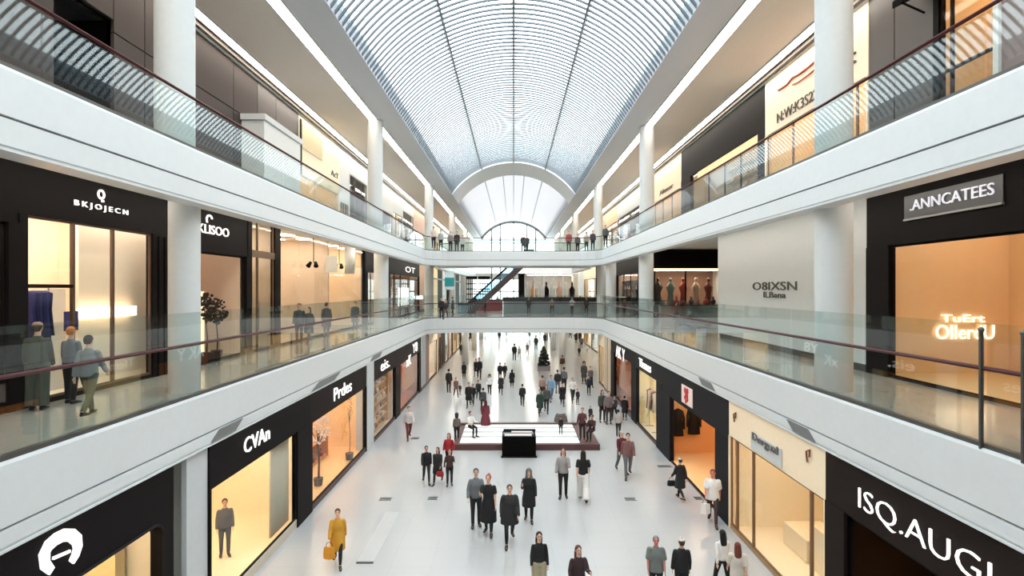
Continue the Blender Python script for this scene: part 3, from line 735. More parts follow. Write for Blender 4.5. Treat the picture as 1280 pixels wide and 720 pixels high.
# C
y0, y1 = yl(309), yl(348)
r = front('glazed shop entrance with a brown transom beam and pale door, beside the black lettered front', -1, W, y0, y1, Z1, ZT, ZT-.1, BLACK, yl(314)-yl(309), yl(349)-yl(344), (yl(323),), (9.55,), .06, frame=mat('walnut_frame', (108,80,58), .5), band=False, plinth=BROWN)
mb = MB(); bx(mb, -1, W-.02, W+.1, yl(314), yl(345), 9.35, 9.62); obj('transom_beam', mb, mat('walnut_beam', (116,92,72), .5), r)
mb = MB(); mb.tube([(-W+.08, yl(321), 6.5), (-W+.08, yl(321), 7.6)], .025, 6); obj('door_handle', mb, STEEL, r)
shell(-1, W, y0, y1, Z1, ZT, 2.6, CREAM, FLOORU, far=mat('pale_side', (214,196,176), .6), light=LSHOPC)
# D: open bright shop
y0, y1 = yl(348), yl(456)
r = front('wide bright open shopfront with thin dark posts and hanging spotlights', -1, W, y0, y1, Z1, ZT, ZT-.1, BLACK, .15, .12, (), (), .05, frame=BLACK, band=False, pane=True, plinth=BROWN)
shell(-1, W, y0, y1, Z1, ZT, 3.6, mat('peach_wall', (244,228,208), .6), FLOORU, far=mat('peach_far', (232,206,176), .6), ceil=mat('peach_ceiling', (248,232,214), .6), light=LSHOP)
mb = MB(); bx(mb, -1, 10.4, 13.6, yl(398)+2.2, yl(398)+2.35, Z1+.02, ZT-.1); tag(obj('partition_panel', mb, mat('warm_grey_panel', (206,188,172), .6)), 'warm grey partition across the bright open shop', 'partition')
for k, (px, py) in enumerate(((392, 331), (424, 333))):
    y = yl(px)-.9; x = (px-VX)*y/F; z = CZ-(py-VY)*y/F
    root = empty('spotlight', (x, y, ZT-.06), 'black %s hanging in the bright open shop, %s' % (('twin spotlight','box spotlight')[k], ('nearer the camera','nearer the far wall')[k]), 'spotlight')
    mb = MB(); mb.tube([(x,y,ZT-.06),(x,y,z+.1)], .02, 6); obj('stem', mb, BLACK, root)
    mb = MB()
    for s in (-1,1): mb.tube([(x+s*.12,y-.05,z+.12),(x+s*.2,y-.22,z-.08)], [.07,.12], 10)
    obj('lamp_head', mb, BLACK, root)
y = yl(436)-1; x = (437-VX)*y/F
mb = MB(); mb.zloft([(x,y,9.0,.28,.28),(x,y,ZT-.06,.34,.34)], 16); tag(obj('hanging_banner', mb, WHITE, smooth=True), 'white rounded hanging banner near the ceiling of the bright open shop', 'banner')
y = yl(414)-1; x = (414-VX)*y/F
mb = MB(); mb.box(x-.3,x+.3,y,y+.08,9.0,9.9); tag(obj('hanging_sign', mb, WHITE), 'pale square hanging panel in the bright open shop', 'sign')
# E
y0, y1 = yl(457), yl(486)
r = front('dark narrow shopfront with pale slatted door beside the bright open shop', -1, W, y0, y1, Z1, ZT, 9.3, SLATE, .5, .3, (yl(464), yl(469), yl(475), yl(480)), (), .05, frame=mat('bronze_frame', (88,62,46), .45), plinth=BROWN)
shell(-1, W, y0, y1, Z1, ZT, 2.2, mat('putty_wall', (214,204,190), .6), FLOORU, light=LSHOPC)
y0, y1 = yl(486), yl(524)
r = front('dark shopfront with two small white characters and a lit white screen', -1, W, y0, y1, Z1, ZT, 9.4, SLATE, .5, .3, (yl(493), yl(501)), (9.0,), .05, frame=BROWN, plinth=BROWN)
lettering('OT', -1, W-.06, yl(506), yl(518), 9.95, .55, parent=r)
shell(-1, W, y0, y1, Z1, ZT, 2.2, mat('mocha_wall', (150,110,84), .6), FLOORU, light=LSHOP)
mb = MB(); bx(mb, -1, W+.3, W+.36, yl(502), yl(515), 6.5, 8.2); tag(obj('display_screen', mb, emis('white_screen', (250,246,240), 1.2)), 'lit white screen in the dark shop with two characters', 'screen')
y0, y1 = yl(524), yl(542)
root = empty('shopfront', (-W, (y0+y1)/2, Z1), 'plain tan panelled shopfront before the left bridge corner', 'shopfront')
mb = MB(); bx(mb, -1, W, W+.2, y0, y1, Z1, ZT); obj('cladding', mb, TAN, root)
mb = MB(); bx(mb, -1, W-.03, W, y0, y1, Z1, Z1+.2); obj('plinth', mb, BROWN, root)
for a, b, nm, m, li in [(542,547,'yellow lit',mat('yellow_wall',(240,214,150),.5),LSHOP),(547,553,'black',BLACK,None),(553,558,'grey',LIGHTG,None),(569,574,'dark grey',SLATE,None),(574,590,'white',WHITE,None)]:
    y0, y1 = yl(a), min(yl(b), YE-.2)
    if y0 > YE-2: continue
    root = empty('shopfront', (-W, (y0+y1)/2, Z1), '%s shopfront behind the left end of the bridge' % nm, 'shopfront')
    mb = MB(); bx(mb, -1, W, W+.2, y0, y1, Z1, ZT); obj('cladding', mb, m, root)
    mb = MB(); bx(mb, -1, W-.04, W, y0, y1, 9.3, 9.5); obj('cover_strip', mb, CHAN, root)
# turquoise banner
y = 62.; mb = MB(); mb.box((556-VX)*y/F, (567.5-VX)*y/F, y, y+.12, CZ+(VY-362)*y/F, CZ+(VY-339)*y/F)
root = empty('banner', ((562-VX)*y/F, y, Z1), 'white and turquoise standing banner left of the escalator', 'banner')
obj('cloth', mb, mat('banner_white', (224,238,240), .6), root)
mb = MB(); mb.box((556-VX)*y/F-.01, (567.5-VX)*y/F+.01, y-.03, y+.0, CZ+(VY-358)*y/F, CZ+(VY-347)*y/F); obj('print', mb, mat('turquoise_print', (40,150,156), .6), root)
mb = MB(); mb.box((556-VX)*y/F, (567.5-VX)*y/F, y-.2, y+.3, Z1, Z1+.08); mb.box((561-VX)*y/F, (562.5-VX)*y/F, y+.02, y+.1, Z1+.08, 8.1); obj('stand', mb, STEEL, root)

# ================= MIDDLE, RIGHT (wall plane 10.6) =================
W = 10.6
yr = lambda p: YW(W, p)
y0, y1 = 8.2, yr(1084)
r = front('large black shopfront with grey sign board and peach interior on the right middle gallery', 1, W, y0, y1, Z1, ZT, 9.32, BLACK, .3, yr(1084)-yr(1112), (), (), .04, frame=BLACKER, plinth=BROWN)
za, zb = 9.55, 10.35
mb = MB(); bx(mb, 1, W-.06, W-.03, yr(1257), yr(1133), 9.97, 10.58); obj('sign_board', mb, mat('grey_board', (72,72,76), .35), r)
mb = MB(); bx(mb, 1, W-.09, W-.03, yr(1257), yr(1133), 9.92, 9.97); obj('board_ledge', mb, mat('ledge_grey', (150,148,148), .4), r)
lettering('.ANNCATEES', 1, W-.09, yr(1248), yr(1142), 10.3, .27, parent=r, m=mat('silver_letters', (214,214,220), .4, emit=(220,220,230), estr=.3))
shell(1, W, y0, y1-.3, Z1, ZT, 3.95, mat('apricot_side', (226,192,152), .6), mat('apricot_matt_floor', (230,200,160), .4), ceil=mat('apricot_ceiling', (236,216,190), .5), far=mat('peach_far_wall', (236,204,166), .6), light=emis('soft_fill_lamp', (255,232,200), 20.), lw=.45)
NEON = emis('neon_glow', (255,232,200), 1.5)
root = empty('neon_sign', (12.3, 15.6, 7.2), 'glowing white neon script on the peach wall in two lines', 'neon sign')
ywall = y1-.3-.1
def xat(px, y): return (px-VX)*y/F
lettering('OlIerdU', 1, ywall, xat(1170,ywall), xat(1243,ywall), CZ-(415-VY)*ywall/F, .42, parent=root, m=NEON, face='front')
lettering('TuErt', 1, ywall, xat(1177,ywall), xat(1231,ywall), CZ-(398-VY)*ywall/F, .22, parent=root, m=NEON, face='front')
# white wall
y0, y1 = yr(1084), yr(900)
mb = MB(); bx(mb, 1, W, W+.3, y0, y1, Z1, ZT); mb.box(W, 15, y1, y1+.3, Z1, ZT); struct('wall_gallery_right', mb, WHITE, label='plain white gallery wall with dark lettering')
mb = MB(); bx(mb, 1, W-.03, W, y0, y1, Z1, Z1+.22); struct('baseboard_gallery_right', mb, mat('dark_skirting', (70,68,66), .5))
DL = mat('dark_letters', (76,76,74), .6)
me1 = empty('wall_lettering', (W, yr(968), 8.1), 'two lines of dark lettering on the plain white wall', 'lettering')
lettering('O8IXSN', 1, W-.02, yr(996.5), yr(941.5), CZ+(VY-357.5)*yr(968)/F, .34, parent=me1, m=DL)
lettering('ILBana', 1, W-.02, yr(982.5), yr(955), CZ+(VY-368.5)*yr(968)/F, .24, parent=me1, m=DL)
# recessed shop that faces the camera
Yf = 40.; X0, X1 = 9.75, 14.6
r = empty('shopfront', (12, Yf, Z1), 'black banded shopfront facing the camera in the recess beyond the white wall', 'shopfront')
mb = MB(); mb.box(X0, X1, Yf, Yf+.3, 9.5, ZT); obj('sign_band', mb, BLACKER, r)
mb = MB(); mb.box(X0, X1, Yf-.05, Yf+.1, 9.36, 9.5); obj('light_strip', mb, emis('amber_strip', (255,214,160), 2.2), r)
for xx in (X0, 11.9, X1-.1): 
    mb = MB(); mb.box(xx, xx+.1, Yf, Yf+.12, Z1, 9.36); obj('post', mb, BLACK, r)
mb = MB(); mb.box(X0, X1, Yf+.05, Yf+.06, Z1, 9.36); obj('window_pane', mb, GLASSW, r)
mb = MB(); mb.box(X0-.1,15,Yf+3.4,Yf+3.5,Z1,ZT); mb.box(X0-.1,X0,Yf,Yf+3.4,Z1,ZT); mb.box(X0,15,Yf+.1,Yf+3.4,9.45,9.6); struct('wall_recess', mb, mat('umber_wall', (126,96,80), .6))
m_ = MB(); m_.box(10.2,14.5,Yf+1.2,Yf+1.6,9.4,9.44); tag(obj('ceiling_fill_light', m_, LSHOP), 'long ceiling lamp added to light the recessed black banded shop', 'ceiling light')  # lamp added so the recess interior is lit
for i, xx in enumerate((10.3, 11.2, 12.1, 13.0, 13.9)):
    cols = ('charcoal','green grey','crimson','taupe','dark red')
    m = (mat('shop_charcoal',(60,58,58),.6), mat('shop_greengrey',(92,112,108),.6), mat('shop_crimson',(136,50,44),.6), mat('shop_taupe',(170,150,138),.6), mat('shop_darkred',(90,40,36),.6))[i]
    root = empty('mannequin_display', (xx, Yf+1.1, Z1), '%s draped display figure in the recessed black banded shop' % cols[i], 'display figure')
    mb = MB(); mb.zloft([(xx,Yf+1.1,Z1+.1,.3,.2),(xx,Yf+1.1,Z1+1.3,.26,.16),(xx,Yf+1.1,Z1+2.2,.18,.13),(xx,Yf+1.1,Z1+2.6,.34,.16),(xx,Yf+1.1,Z1+3.0,.08,.08)], 14); obj('drape', mb, m, root, smooth=True)
    mb = MB(); mb.sphere((xx,Yf+1.1,Z1+3.15), .12, .13, .16); obj('head', mb, m, root, smooth=True)
    mb = MB(); mb.zloft([(xx,Yf+1.1,Z1,.25,.25),(xx,Yf+1.1,Z1+.1,.25,.25)], 14); obj('stand', mb, BLACK, root)
for i in range(9):
    xx = 10.1+i*.5
    good(random.choice(['handbag','vase']), 1, xx, Yf-.75, 7.02, random.choice([GOODC[4],GOODC[2],GOODC[0]]), 'small dark or red item standing on the grey green counter', 'items on the grey green counter', 1.6)
root = empty('counter', (12.3, 39.2, Z1), 'long grey green counter in front of the recessed black banded shop', 'counter')
mb = MB(); mb.box(10.9, 14.5, 38.9, 39.5, Z1+.1, Z1+1.4); obj('front_panel', mb, mat('grey_green', (84,98,96), .4), root)
mb = MB(); mb.box(9.9, 14.6, 38.85, 39.55, Z1+1.36, Z1+1.42); obj('worktop', mb, SLATE, root)
mb = MB(); mb.box(9.95, 10.9, 38.95, 39.45, Z1, Z1+1.36); obj('end_cabinet', mb, mat('taupe_cabinet', (150,130,112), .5), root)
root = empty('bench', (9.8, 33, Z1), 'dark low bench with pale legs beside the right balustrade', 'bench')
mb = MB(); mb.box(9.7, 10.3, 30.5, 33.6, Z1+.4, Z1+.5); obj('seat', mb, SLATE, root, bevel=.02)
for yy in (30.7, 33.3):
    mb = MB(); mb.box(9.75, 10.25, yy-.05, yy+.05, Z1, Z1+.4); obj('leg', mb, LIGHTG, root)
# beyond the recess
W = 10.0
yr = lambda p: YW(W, p)
y0, y1 = 43.6, 56.
r = front('black banded shopfront with bright cluttered windows next to the right bridge corner', 1, W, y0, y1, Z1, ZT, 9.4, BLACK, .2, .3, (46.5,49.5,52.5), (), .05, frame=BLACK)
shell(1, W, y0, y1, Z1, ZT, 2.4, mat('rose_wall', (226,200,184), .6), CREAM, light=LSHOP)
shelf_unit(1, 10.4, y0+.6, y1-.6, Z1+.03, 3.2, 4, BROWN, 'long dark shelf of goods behind the bright cluttered windows', ['handbag','vase','folded_jumper'], 'behind the bright cluttered windows', .95, .5)
for y0, y1, nm, m, li in [(56.4,62,'pale grey',LIGHTG,None),(62,70,'dark brown lit',BROWN,LSHOP),(70,82,'cream',CREAM,LSHOPC),(82,YE-.3,'white',WHITE,None)]:
    if li:
        r = front('%s shopfront beyond the right end of the bridge' % nm, 1, W, y0, y1, Z1, ZT, 9.4, m, .3, .3, ((y0+y1)/2,), (), .05, frame=BLACK)
        shell(1, W, y0, y1, Z1, ZT, 2., CREAM, CREAM, light=li)
    else:
        root = empty('shopfront', (W, (y0+y1)/2, Z1), '%s panelled shopfront beyond the right end of the bridge' % nm, 'shopfront')
        mb = MB(); bx(mb, 1, W, W+.2, y0, y1, Z1, ZT); obj('cladding', mb, m, root)
        mb = MB(); bx(mb, 1, W-.04, W, y0, y1, Z1, Z1+.2); obj('plinth', mb, BROWN, root)
# pavilion on the deck, facing the camera
Yp = 72.
def px_(p, y=Yp): return (p-VX)*y/F
def pz_(p, y=Yp): return CZ-(p-VY)*y/F
r = empty('shop_pavilion', (5, Yp, Z1), 'white banded glass pavilion shop facing the bridge at the right of the escalator', 'shop pavilion')
mb = MB(); mb.box(px_(655), px_(722), Yp, Yp+.4, pz_(342.5), pz_(331)); obj('fascia', mb, mat('pavilion_white', (240,242,242), .4, emit=(250,252,255), estr=.25), r)
mb = MB(); mb.box(px_(655), px_(722), Yp+.4, Yp+6, pz_(331)-.1, pz_(331)); obj('roof', mb, WHITE, r)
mb = MB(); mb.box(px_(655), px_(722), Yp+5.9, Yp+6, Z1, pz_(342)); obj('back_wall', mb, mat('pav_back', (150,146,146), .6), r)
for p in (655.5, 668, 680, 692, 704, 721):
    mb = MB(); mb.box(px_(p)-.08, px_(p)+.08, Yp+.05, Yp+.2, Z1, pz_(342.5)); obj('post', mb, LIGHTG, r)
mb = MB(); mb.box(px_(655), px_(722), Yp+.1, Yp+.12, Z1, pz_(342.5)); obj('window_pane', mb, GLASSW, r)
mb = MB(); mb.box(px_(660), px_(718), Yp+3, Yp+3.3, pz_(342.5)-.1, pz_(342.5)-.05); tag(obj('ceiling_fill_light', mb, LSHOPC), 'long lamp added to light the white banded pavilion shop', 'ceiling light')  # lamp added to brighten the pavilion interior
cl = [WHITE, GOODC[3], WHITE, BLACK, WHITE, GOODC[6], WHITE, SLATE]
for i in range(8):
    xx = px_(659+i*8.2)
    root = empty('mannequin_display', (xx, Yp+1.2, Z1), 'small draped figure standing behind the pavilion glass', 'display figure', 'draped figures behind the pavilion glass')
    mb = MB(); mb.zloft([(xx,Yp+1.2,Z1+.0,.25,.2),(xx,Yp+1.2,Z1+1.2,.3,.16),(xx,Yp+1.2,Z1+2.4,.36,.16),(xx,Yp+1.2,Z1+2.9,.08,.08),(xx,Yp+1.2,Z1+3.2,.14,.14),(xx,Yp+1.2,Z1+3.4,.06,.06)], 12); obj('drape', mb, cl[i], root, smooth=True)
# dark counters
for k, (xa, xb, yy, lab) in enumerate(((px_(629,58), px_(746,58), 58, 'long black counter across the deck below the pavilion shop'), (px_(585,63), px_(628,63), 65.5, 'low dark red counter left of the escalator foot'))):
    root = empty('counter', ((xa+xb)/2, yy, Z1), lab, 'counter')
    hh = (1.25, 1.2)[k]; mb = MB(); mb.box(xa, xb, yy, yy+.8, Z1, Z1+hh); obj('front_panel', mb, mat('counter_grey', (128,134,136), .3) if k == 0 else mat('dark_red_counter', (120,40,44), .5), root)
    mb = MB(); mb.box(xa-.08, xb+.08, yy-.06, yy+.86, Z1+hh, Z1+hh+(.4, .09)[k]); obj('worktop', mb, SLATE, root)
root = empty('kiosk_tower', (px_(652,60), 61.6, Z1), 'tall dark kiosk tower under the upper end of the escalator', 'kiosk')
mb = MB(); mb.box(px_(648,60), px_(656,60), 61.6, 62.3, Z1, 9.6); obj('body', mb, BROWN, root)
mb = MB(); mb.box(px_(647.5,60), px_(656.5,60), 61.55, 62.35, 9.6, 9.75); obj('cap', mb, BLACK, root)

for k, (pa, pb, lab) in enumerate(((583,596,'dark lattice screen left of the escalator, farther from the handrail'),(598,612,'dark lattice screen directly behind the escalator'))):
    yy = 78.; root = empty('lattice_screen', (px_((pa+pb)/2,yy), yy, Z1), lab, 'screen')
    mb = MB(); xa_, xb_ = px_(pa,yy), px_(pb,yy)
    for i in range(6): t = xa_+(xb_-xa_)*i/5; mb.box(t-.04, t+.04, yy, yy+.08, Z1, 9.6)
    for i in range(6): mb.box(xa_, xb_, yy, yy+.08, Z1+.3+i*.7, Z1+.45+i*.7)
    obj('slats', mb, SLATE, root)
    mb = MB(); mb.box(xa_-.06, xb_+.06, yy-.05, yy+.12, 9.55, 9.8); obj('top_rail', mb, BLACK, root)
# escalator
Ye = 59.
xa, za = px_(572,Ye), Z1; xb, zb_ = px_(668,Ye), Z2-.1
esc = empty('escalator', (xa, Ye, Z1), 'escalator with dark underside rising from the middle deck to the upper bridge', 'escalator')
def slab_diag(mb, y0, y1, d0, d1, xA=xa, xB=xb):
    dx = xB-xA; pts = [(xA, za+d0), (xA+.9, za+d0), (xB-.9, zb_+d0), (xB, zb_+d0), (xB, zb_+d1), (xB-.9, zb_+d1), (xA+.9, za+d1), (xA, za+d1)]
    k = len(mb.v); mb.v += [(x,y0,z) for x,z in pts] + [(x,y1,z) for x,z in pts]; n = 8
    mb.face([k+i for i in range(n)][::-1]); mb.face([k+n+i for i in range(n)])
    for i in range(n): mb.face([k+i,k+(i+1)%n,k+n+(i+1)%n,k+n+i])
mb = MB(); slab_diag(mb, Ye, Ye+1.6, -.75, .05); obj('truss', mb, mat('truss_brown', (74,60,60), .4), esc)
for y in (Ye-.0, Ye+1.5):
    mb = MB(); slab_diag(mb, y+.04, y+.06, .05, .85); obj('side_glass', mb, glass('blue_glass', (222,232,238), .8, 1.4), esc)
    mb = MB(); mb.tube([(xa,y+.05,za+.9),(xa+.9,y+.05,za+.9),(xb-.9,y+.05,zb_+.9),(xb,y+.05,zb_+.9)], .07, 8); obj('handrail', mb, BLACK, esc)
mb = MB(); n = 26
for i in range(n):
    t = i/n; x = xa+.9+(xb-xa-1.8)*t; z = za+.06+(zb_-za)*(i)/n
    mb.box(x, x+(xb-xa-1.8)/n, Ye+.15, Ye+1.42, z, z+.02); mb.box(x, x+.02, Ye+.15, Ye+1.42, z, z+(zb_-za)/n)
obj('steps', mb, STEEL, esc)

# ================= UPPER LEVEL (wall plane 11.7) =================
W = 11.7; ZTU = ZC-.02
yu = lambda p: YW(W, p)
def clad(side, y0, y1, z0, z1, m, label, vgap=(), hgap=(), gm=None):
    root = empty('wall_panelling', (side*W, (y0+y1)/2, z0), label, 'panelling')
    ys = [y0]+sorted(vgap)+[y1]; zs = [z0]+sorted(hgap)+[z1]
    for a, b in zip(ys, ys[1:]):
        for c, d in zip(zs, zs[1:]):
            mb = MB(); bx(mb, side, W, W+.15, a+.02, b-.02, c+.02, d-.02); obj('panel', mb, m, root)
    mb = MB(); bx(mb, side, W+.1, W+.2, y0, y1, z0, z1); obj('backing', mb, gm or BLACKER, root)
    return root
# left
clad(-1, 8, yu(68), Z2, ZTU, CLAD, 'dark taupe wall panelling at the top left corner', (9.6, 11.2, 12.8), (15.95,))
clad(-1, yu(68), yu(142), 15.95, ZTU, CLAD, 'dark taupe panelling over the black opening', ((yu(68)+yu(142))/2,))
mb = MB(); bx(mb, -1, W+1.8, W+1.9, yu(68), yu(142), Z2, 15.95); bx(mb, -1, W+.1, W+1.8, yu(68)-.05, yu(68), Z2, 15.95); bx(mb, -1, W+.1, W+1.8, yu(142), yu(142)+.05, Z2, 15.95); struct('wall_upper_opening', mb, BLACKER)
clad(-1, yu(142), yu(322), Z2, ZTU, CLAD, 'dark taupe wall panelling between the black opening and the white kiosk', [yu(p) for p in (181, 222, 292)], (15.6,))
clad(-1, yu(322), yu(373), Z2, ZTU, mat('umber_cladding', (66,56,54), .5), 'dark umber wall panelling behind the white kiosk top', [yu(p) for p in (345,)], ())
root = empty('kiosk', (-11.2, yu(345), Z2), 'white box kiosk against the dark panelling on the upper left gallery', 'kiosk')
mb = MB(); bx(mb, -1, 10.7, W-.01, yu(322)-1.6, yu(322)+2.6, Z2, 15.35); obj('body', mb, WHITE, root, bevel=.02)
mb = MB(); bx(mb, -1, 10.62, W-.01, yu(322)-1.7, yu(322)+2.7, 15.35, 15.6); obj('top_trim', mb, LIGHTG, root)
r = front('cream upper left shopfront with a high beige window and tiny dark letters', -1, W, yu(373), yu(424), Z2, ZTU, 14.4, mat('pale_cream_front', (240,226,200), .6), .2, .2, (yu(395),), (), .05, frame=LIGHTG)
mb = MB(); bx(mb, -1, W-.06, W-.02, yu(376), yu(402), 15.9, 17.2); obj('high_window', mb, mat('beige_panel', (206,190,150), .5), r)
mb = MB(); bx(mb, -1, W-.07, W-.03, yu(374), yu(376), 14.4, 17.4); obj('frame_edge', mb, BROWN, r)
lettering('AcT', -1, W-.05, yu(413), yu(422), 15.55, .35, parent=r, m=DL)
shell(-1, W, yu(373), yu(424), Z2, ZTU-.1, 2., CREAM, FLOORU, light=LSHOPC)
def upfront(side, pa, pb, m, zs, li, label, mull=0, letters=None, wallm=CREAM, lm=None):
    y0, y1 = sorted((yu(pa), yu(pb)))
    n = mull
    r = front(label, side, W, y0, y1, Z2, ZTU, zs, m, .15, .15, [y0+(y1-y0)*(i+1)/(n+1) for i in range(n)], (), .05, frame=CHAN)
    shell(side, W, y0, y1, Z2, ZTU-.1, 2., wallm, FLOORU, light=li)
    if letters: lettering(letters[0], side, W-.06, y0+(y1-y0)*.25, y0+(y1-y0)*.75, letters[1], letters[2], parent=r, m=lm)
    return r
upfront(-1, 424, 436, WHITE, 14.0, LSHOPC, 'white pillared shopfront on the upper left gallery', 3)
r = upfront(-1, 436, 459, LIGHTG, 16.3, LSHOPC, 'pale shopfront with a dark glazed window on the upper left gallery', 2, wallm=SLATE)
r = upfront(-1, 475, 491, WHITE, 15.2, LSHOPC, 'white shopfront with a small dark window beyond the second upper left column', 1, wallm=SLATE)
upfront(-1, 491, 503, LIGHTG, 15.6, LSHOPC, 'light grey shopfront in the distant upper left row', 2)
upfront(-1, 503, 517, LIGHTG, 16.4, LSHOPC, 'grey shopfront with dark displays in the distant upper left row', 3, wallm=CLAD)
upfront(-1, 517, 532, mat('salmon_front', (206,172,152), .6), 15., LSHOP, 'salmon coloured shopfront in the distant upper left row', 1)
upfront(-1, 532, 548, TAN, 15.2, LSHOP, 'tan shopfront close to the left end of the upper bridge', 2)
mb = MB(); bx(mb, -1, W, W+.2, yu(548), YE, Z2, ZTU); bx(mb, -1, W, W+.2, yu(459), yu(475), Z2, ZTU); struct('wall_upper_left', mb, WHITE)
# right
clad(1, 7.5, yu(1246), Z2, ZTU, mat('mauve_panel', (128,108,106), .5), 'mauve wall panelling at the top right corner', (9.3, 11.1), ())
mb = MB(); bx(mb, 1, W-.08, W+.1, yu(1252), yu(1245), Z2, ZTU); struct('trim_upper_post', mb, WHITE)
r = front('cream upper right shopfront under a dark awning', 1, W, yu(1245), yu(1168), Z2, ZTU, 16.6, BLACKER, .05, .2, (yu(1188),), (14.,), .05, frame=BROWN)
shell(1, W, yu(1245), yu(1168), Z2, ZTU-.1, 2.4, mat('sand_lit_wall', (240,208,160), .6), CREAM, light=LSHOP)
root = empty('awning', (11.2, yu(1200), 16.4), 'dark folded awning with an amber stripe above the cream upper right shop', 'awning')
mb = MB(); ya_, yb_ = yu(1243), yu(1150)
k = len(mb.v); prof = [(W-.08,16.9),(10.9,16.35),(10.9,16.15),(W-.08,16.5)]
mb.v += [(x,ya_,z) for x,z in prof] + [(x,yb_,z) for x,z in prof]
mb.face([0,1,2,3]); mb.face([7,6,5,4])
for i in range(4): mb.face([i,4+i,4+(i+1)%4,(i+1)%4])
obj('canopy', mb, BLACKER, root)
mb = MB(); bx(mb, 1, 10.86, 10.9, yu(1225), yu(1170), 16.2, 16.3); obj('stripe', mb, mat('amber_stripe', (196,140,60), .5), root)
mb = MB(); 
for yy in (ya_+.3, (ya_+yb_)/2, yb_-.3): mb.tube([(W-.08,yy,15.9),(10.95,yy,16.2)], .03, 6)
obj('arm', mb, BLACK, root)
clad(1, yu(1168), yu(1086), Z2, ZTU, mat('black_brown_panel', (44,34,32), .45), 'black brown wall panelling right of the nearest upper right column', (yu(1118),), ())
y0, y1 = yu(1086), yu(957)
r = front('cream upper right shopfront with red line emblem and dark lettering', 1, W, y0, y1, Z2, ZTU, 15.15, mat('cream_plaster', (246,226,200), .6), .1, .15, (yu(1070), yu(1040), yu(1018), yu(990)), (), .05, frame=mat('brown_frame', (120,88,60), .5))
me_ = [YW(W,p) for p in (973,1024)]
lettering('N:W:K3S22', 1, W-.06, me_[1], me_[0], 15.62, .42, parent=r, m=DL)
RED = mat('red_line', (196,72,44), .5)
mb = MB(); pts = [(974,113),(985,106),(992,97),(1000,93),(1012,84),(1020,77)]
P = [( W-.05, YW(W,p), CZ-(q-VY)*YW(W,p)/F) for p,q in pts]
mb.tube(P, .035, 6); obj('red_emblem', mb, RED, r)
mb = MB(); P = [(W-.05, y, z-.3) for x,y,z in P[2:]]; mb.tube(P, .025, 6); obj('red_emblem', mb, RED, r)
lettering(':', 1, W-.06, yu(1070)-.1, yu(1070)+.1, 16.0, .4, parent=r, m=DL)
shell(1, W, y0, y1, Z2, ZTU-.1, 2.4, mat('lit_cream_wall', (250,226,190), .6), CREAM, light=LSHOP)
y0, y1 = yu(957), yu(852)
r = front('black upper right shopfront with a cream band over a patterned window', 1, W, y0, y1, Z2, ZTU, 15.55, BLACK, yu(948)-yu(957), yu(852)-yu(864), (yu(925), yu(905), yu(885)), (), .05, frame=BROWN)
mb = MB(); bx(mb, 1, W+.0, W+.1, y0+.8, yu(872), 15.0, 15.5); obj('cream_band', mb, mat('band_cream', (226,190,140), .5, emit=(255,214,160), estr=.25), r)
shell(1, W, y0, y1, Z2, ZTU-.1, 1.6, mat('stone_lit_wall', (230,210,180), .6), CREAM, light=LSHOP)
shelf_unit(1, W+.35, y0+.8, yu(900), Z2+.03, 3.4, 5, mat('pale_shelf', (214,196,170), .5), 'pale shelf of small goods in the patterned upper right window', ['vase','handbag','shoe_box'], 'in the patterned upper window', .5, .4)
upfront(1, 852, 818, mat('lit_plaster', (240,214,184), .6), 15.2, LSHOP, 'cream upper right shopfront with two short lines of dark script', 2, ('Afmeor', 15.7, .35), lm=DL)
upfront(1, 818, 800, WHITE, 16., LSHOPC, 'white upper right shopfront behind the second column', 1)
upfront(1, 800, 772, WHITE, 15.9, LSHOPC, 'white upper right shopfront with three grey windows', 3, wallm=CLAD)
upfront(1, 772, 757, mat('lit_peach', (240,200,160), .6), 15.8, LSHOP, 'peach upper right shopfront before the bridge', 1)
upfront(1, 757, 742, TAN, 15.4, LSHOP, 'tan upper right shopfront level with the bridge', 2)
mb = MB(); bx(mb, 1, W, W+.2, yu(742), YE, Z2, ZTU); struct('wall_upper_right', mb, WHITE)
WORLD = 3.5; EXPO = 0.8
# ================= stage, kiosk and things on the ground floor =================
def gy(py, z=0.): return (CZ-z)*F/(py-VY)
def gx(px, y): return (px-VX)*y/F
st = empty('display_platform', (.6, 31, 0), 'long low white platform with a dark red rim in the middle of the hall', 'platform')
ya, yb = gy(563), gy(535)
xa, xb = gx(566, ya), gx(750, ya)
mb = MB(); mb.box(xa, xb, ya, yb, 0, .22); mb.box(xa, xb, ya, ya+.3, .22, .3); mb.box(xa, xb, yb-.25, yb, .22, .34); mb.box(xb-.9, xb, ya+.3, yb-.25, .22, .26)
obj('rim', mb, mat('dark_red_rim', (86,52,50), .4), st, bevel=.01)
mb = MB(); mb.box(xa+.3, xb-.95, ya+.32, yb-.27, .22, .27); obj('deck', mb, mat('bright_deck', (244,246,246), .35), st)
for t in (.3, .55, .8):
    mb = MB(); yy = ya+.32+(yb-ya-.6)*t; mb.box(xa+.3, xb-.95, yy-.04, yy+.04, .27, .33); obj('deck_strip', mb, WHITE, st)
bxk = empty('black_stand', (gx(648,27.3), 27.6, 0), 'black box stand with white inset top in front of the white platform', 'stand')
y0 = gy(572); xk0, xk1 = gx(627.5,y0), gx(670,y0)
mb = MB(); mb.box(xk0, xk1, y0, y0+1.15, .03, 1.0); obj('body', mb, BLACKER, bxk, bevel=.02)
mb = MB(); mb.box(xk0-.05, xk1+.05, y0-.04, y0+.1, 0, .07); obj('plinth', mb, BLACK, bxk)
mb = MB(); mb.box(xk0+.12, xk1-.2, y0+.12, y0+.42, 1.0, 1.03); obj('top_inlay', mb, WHITE, bxk)
mb = MB(); mb.box(xk0+.45, xk1-.15, y0+.8, y0+1.0, 1.0, 1.03); obj('top_inlay', mb, mat('pinkish_white', (226,210,208), .5), bxk)
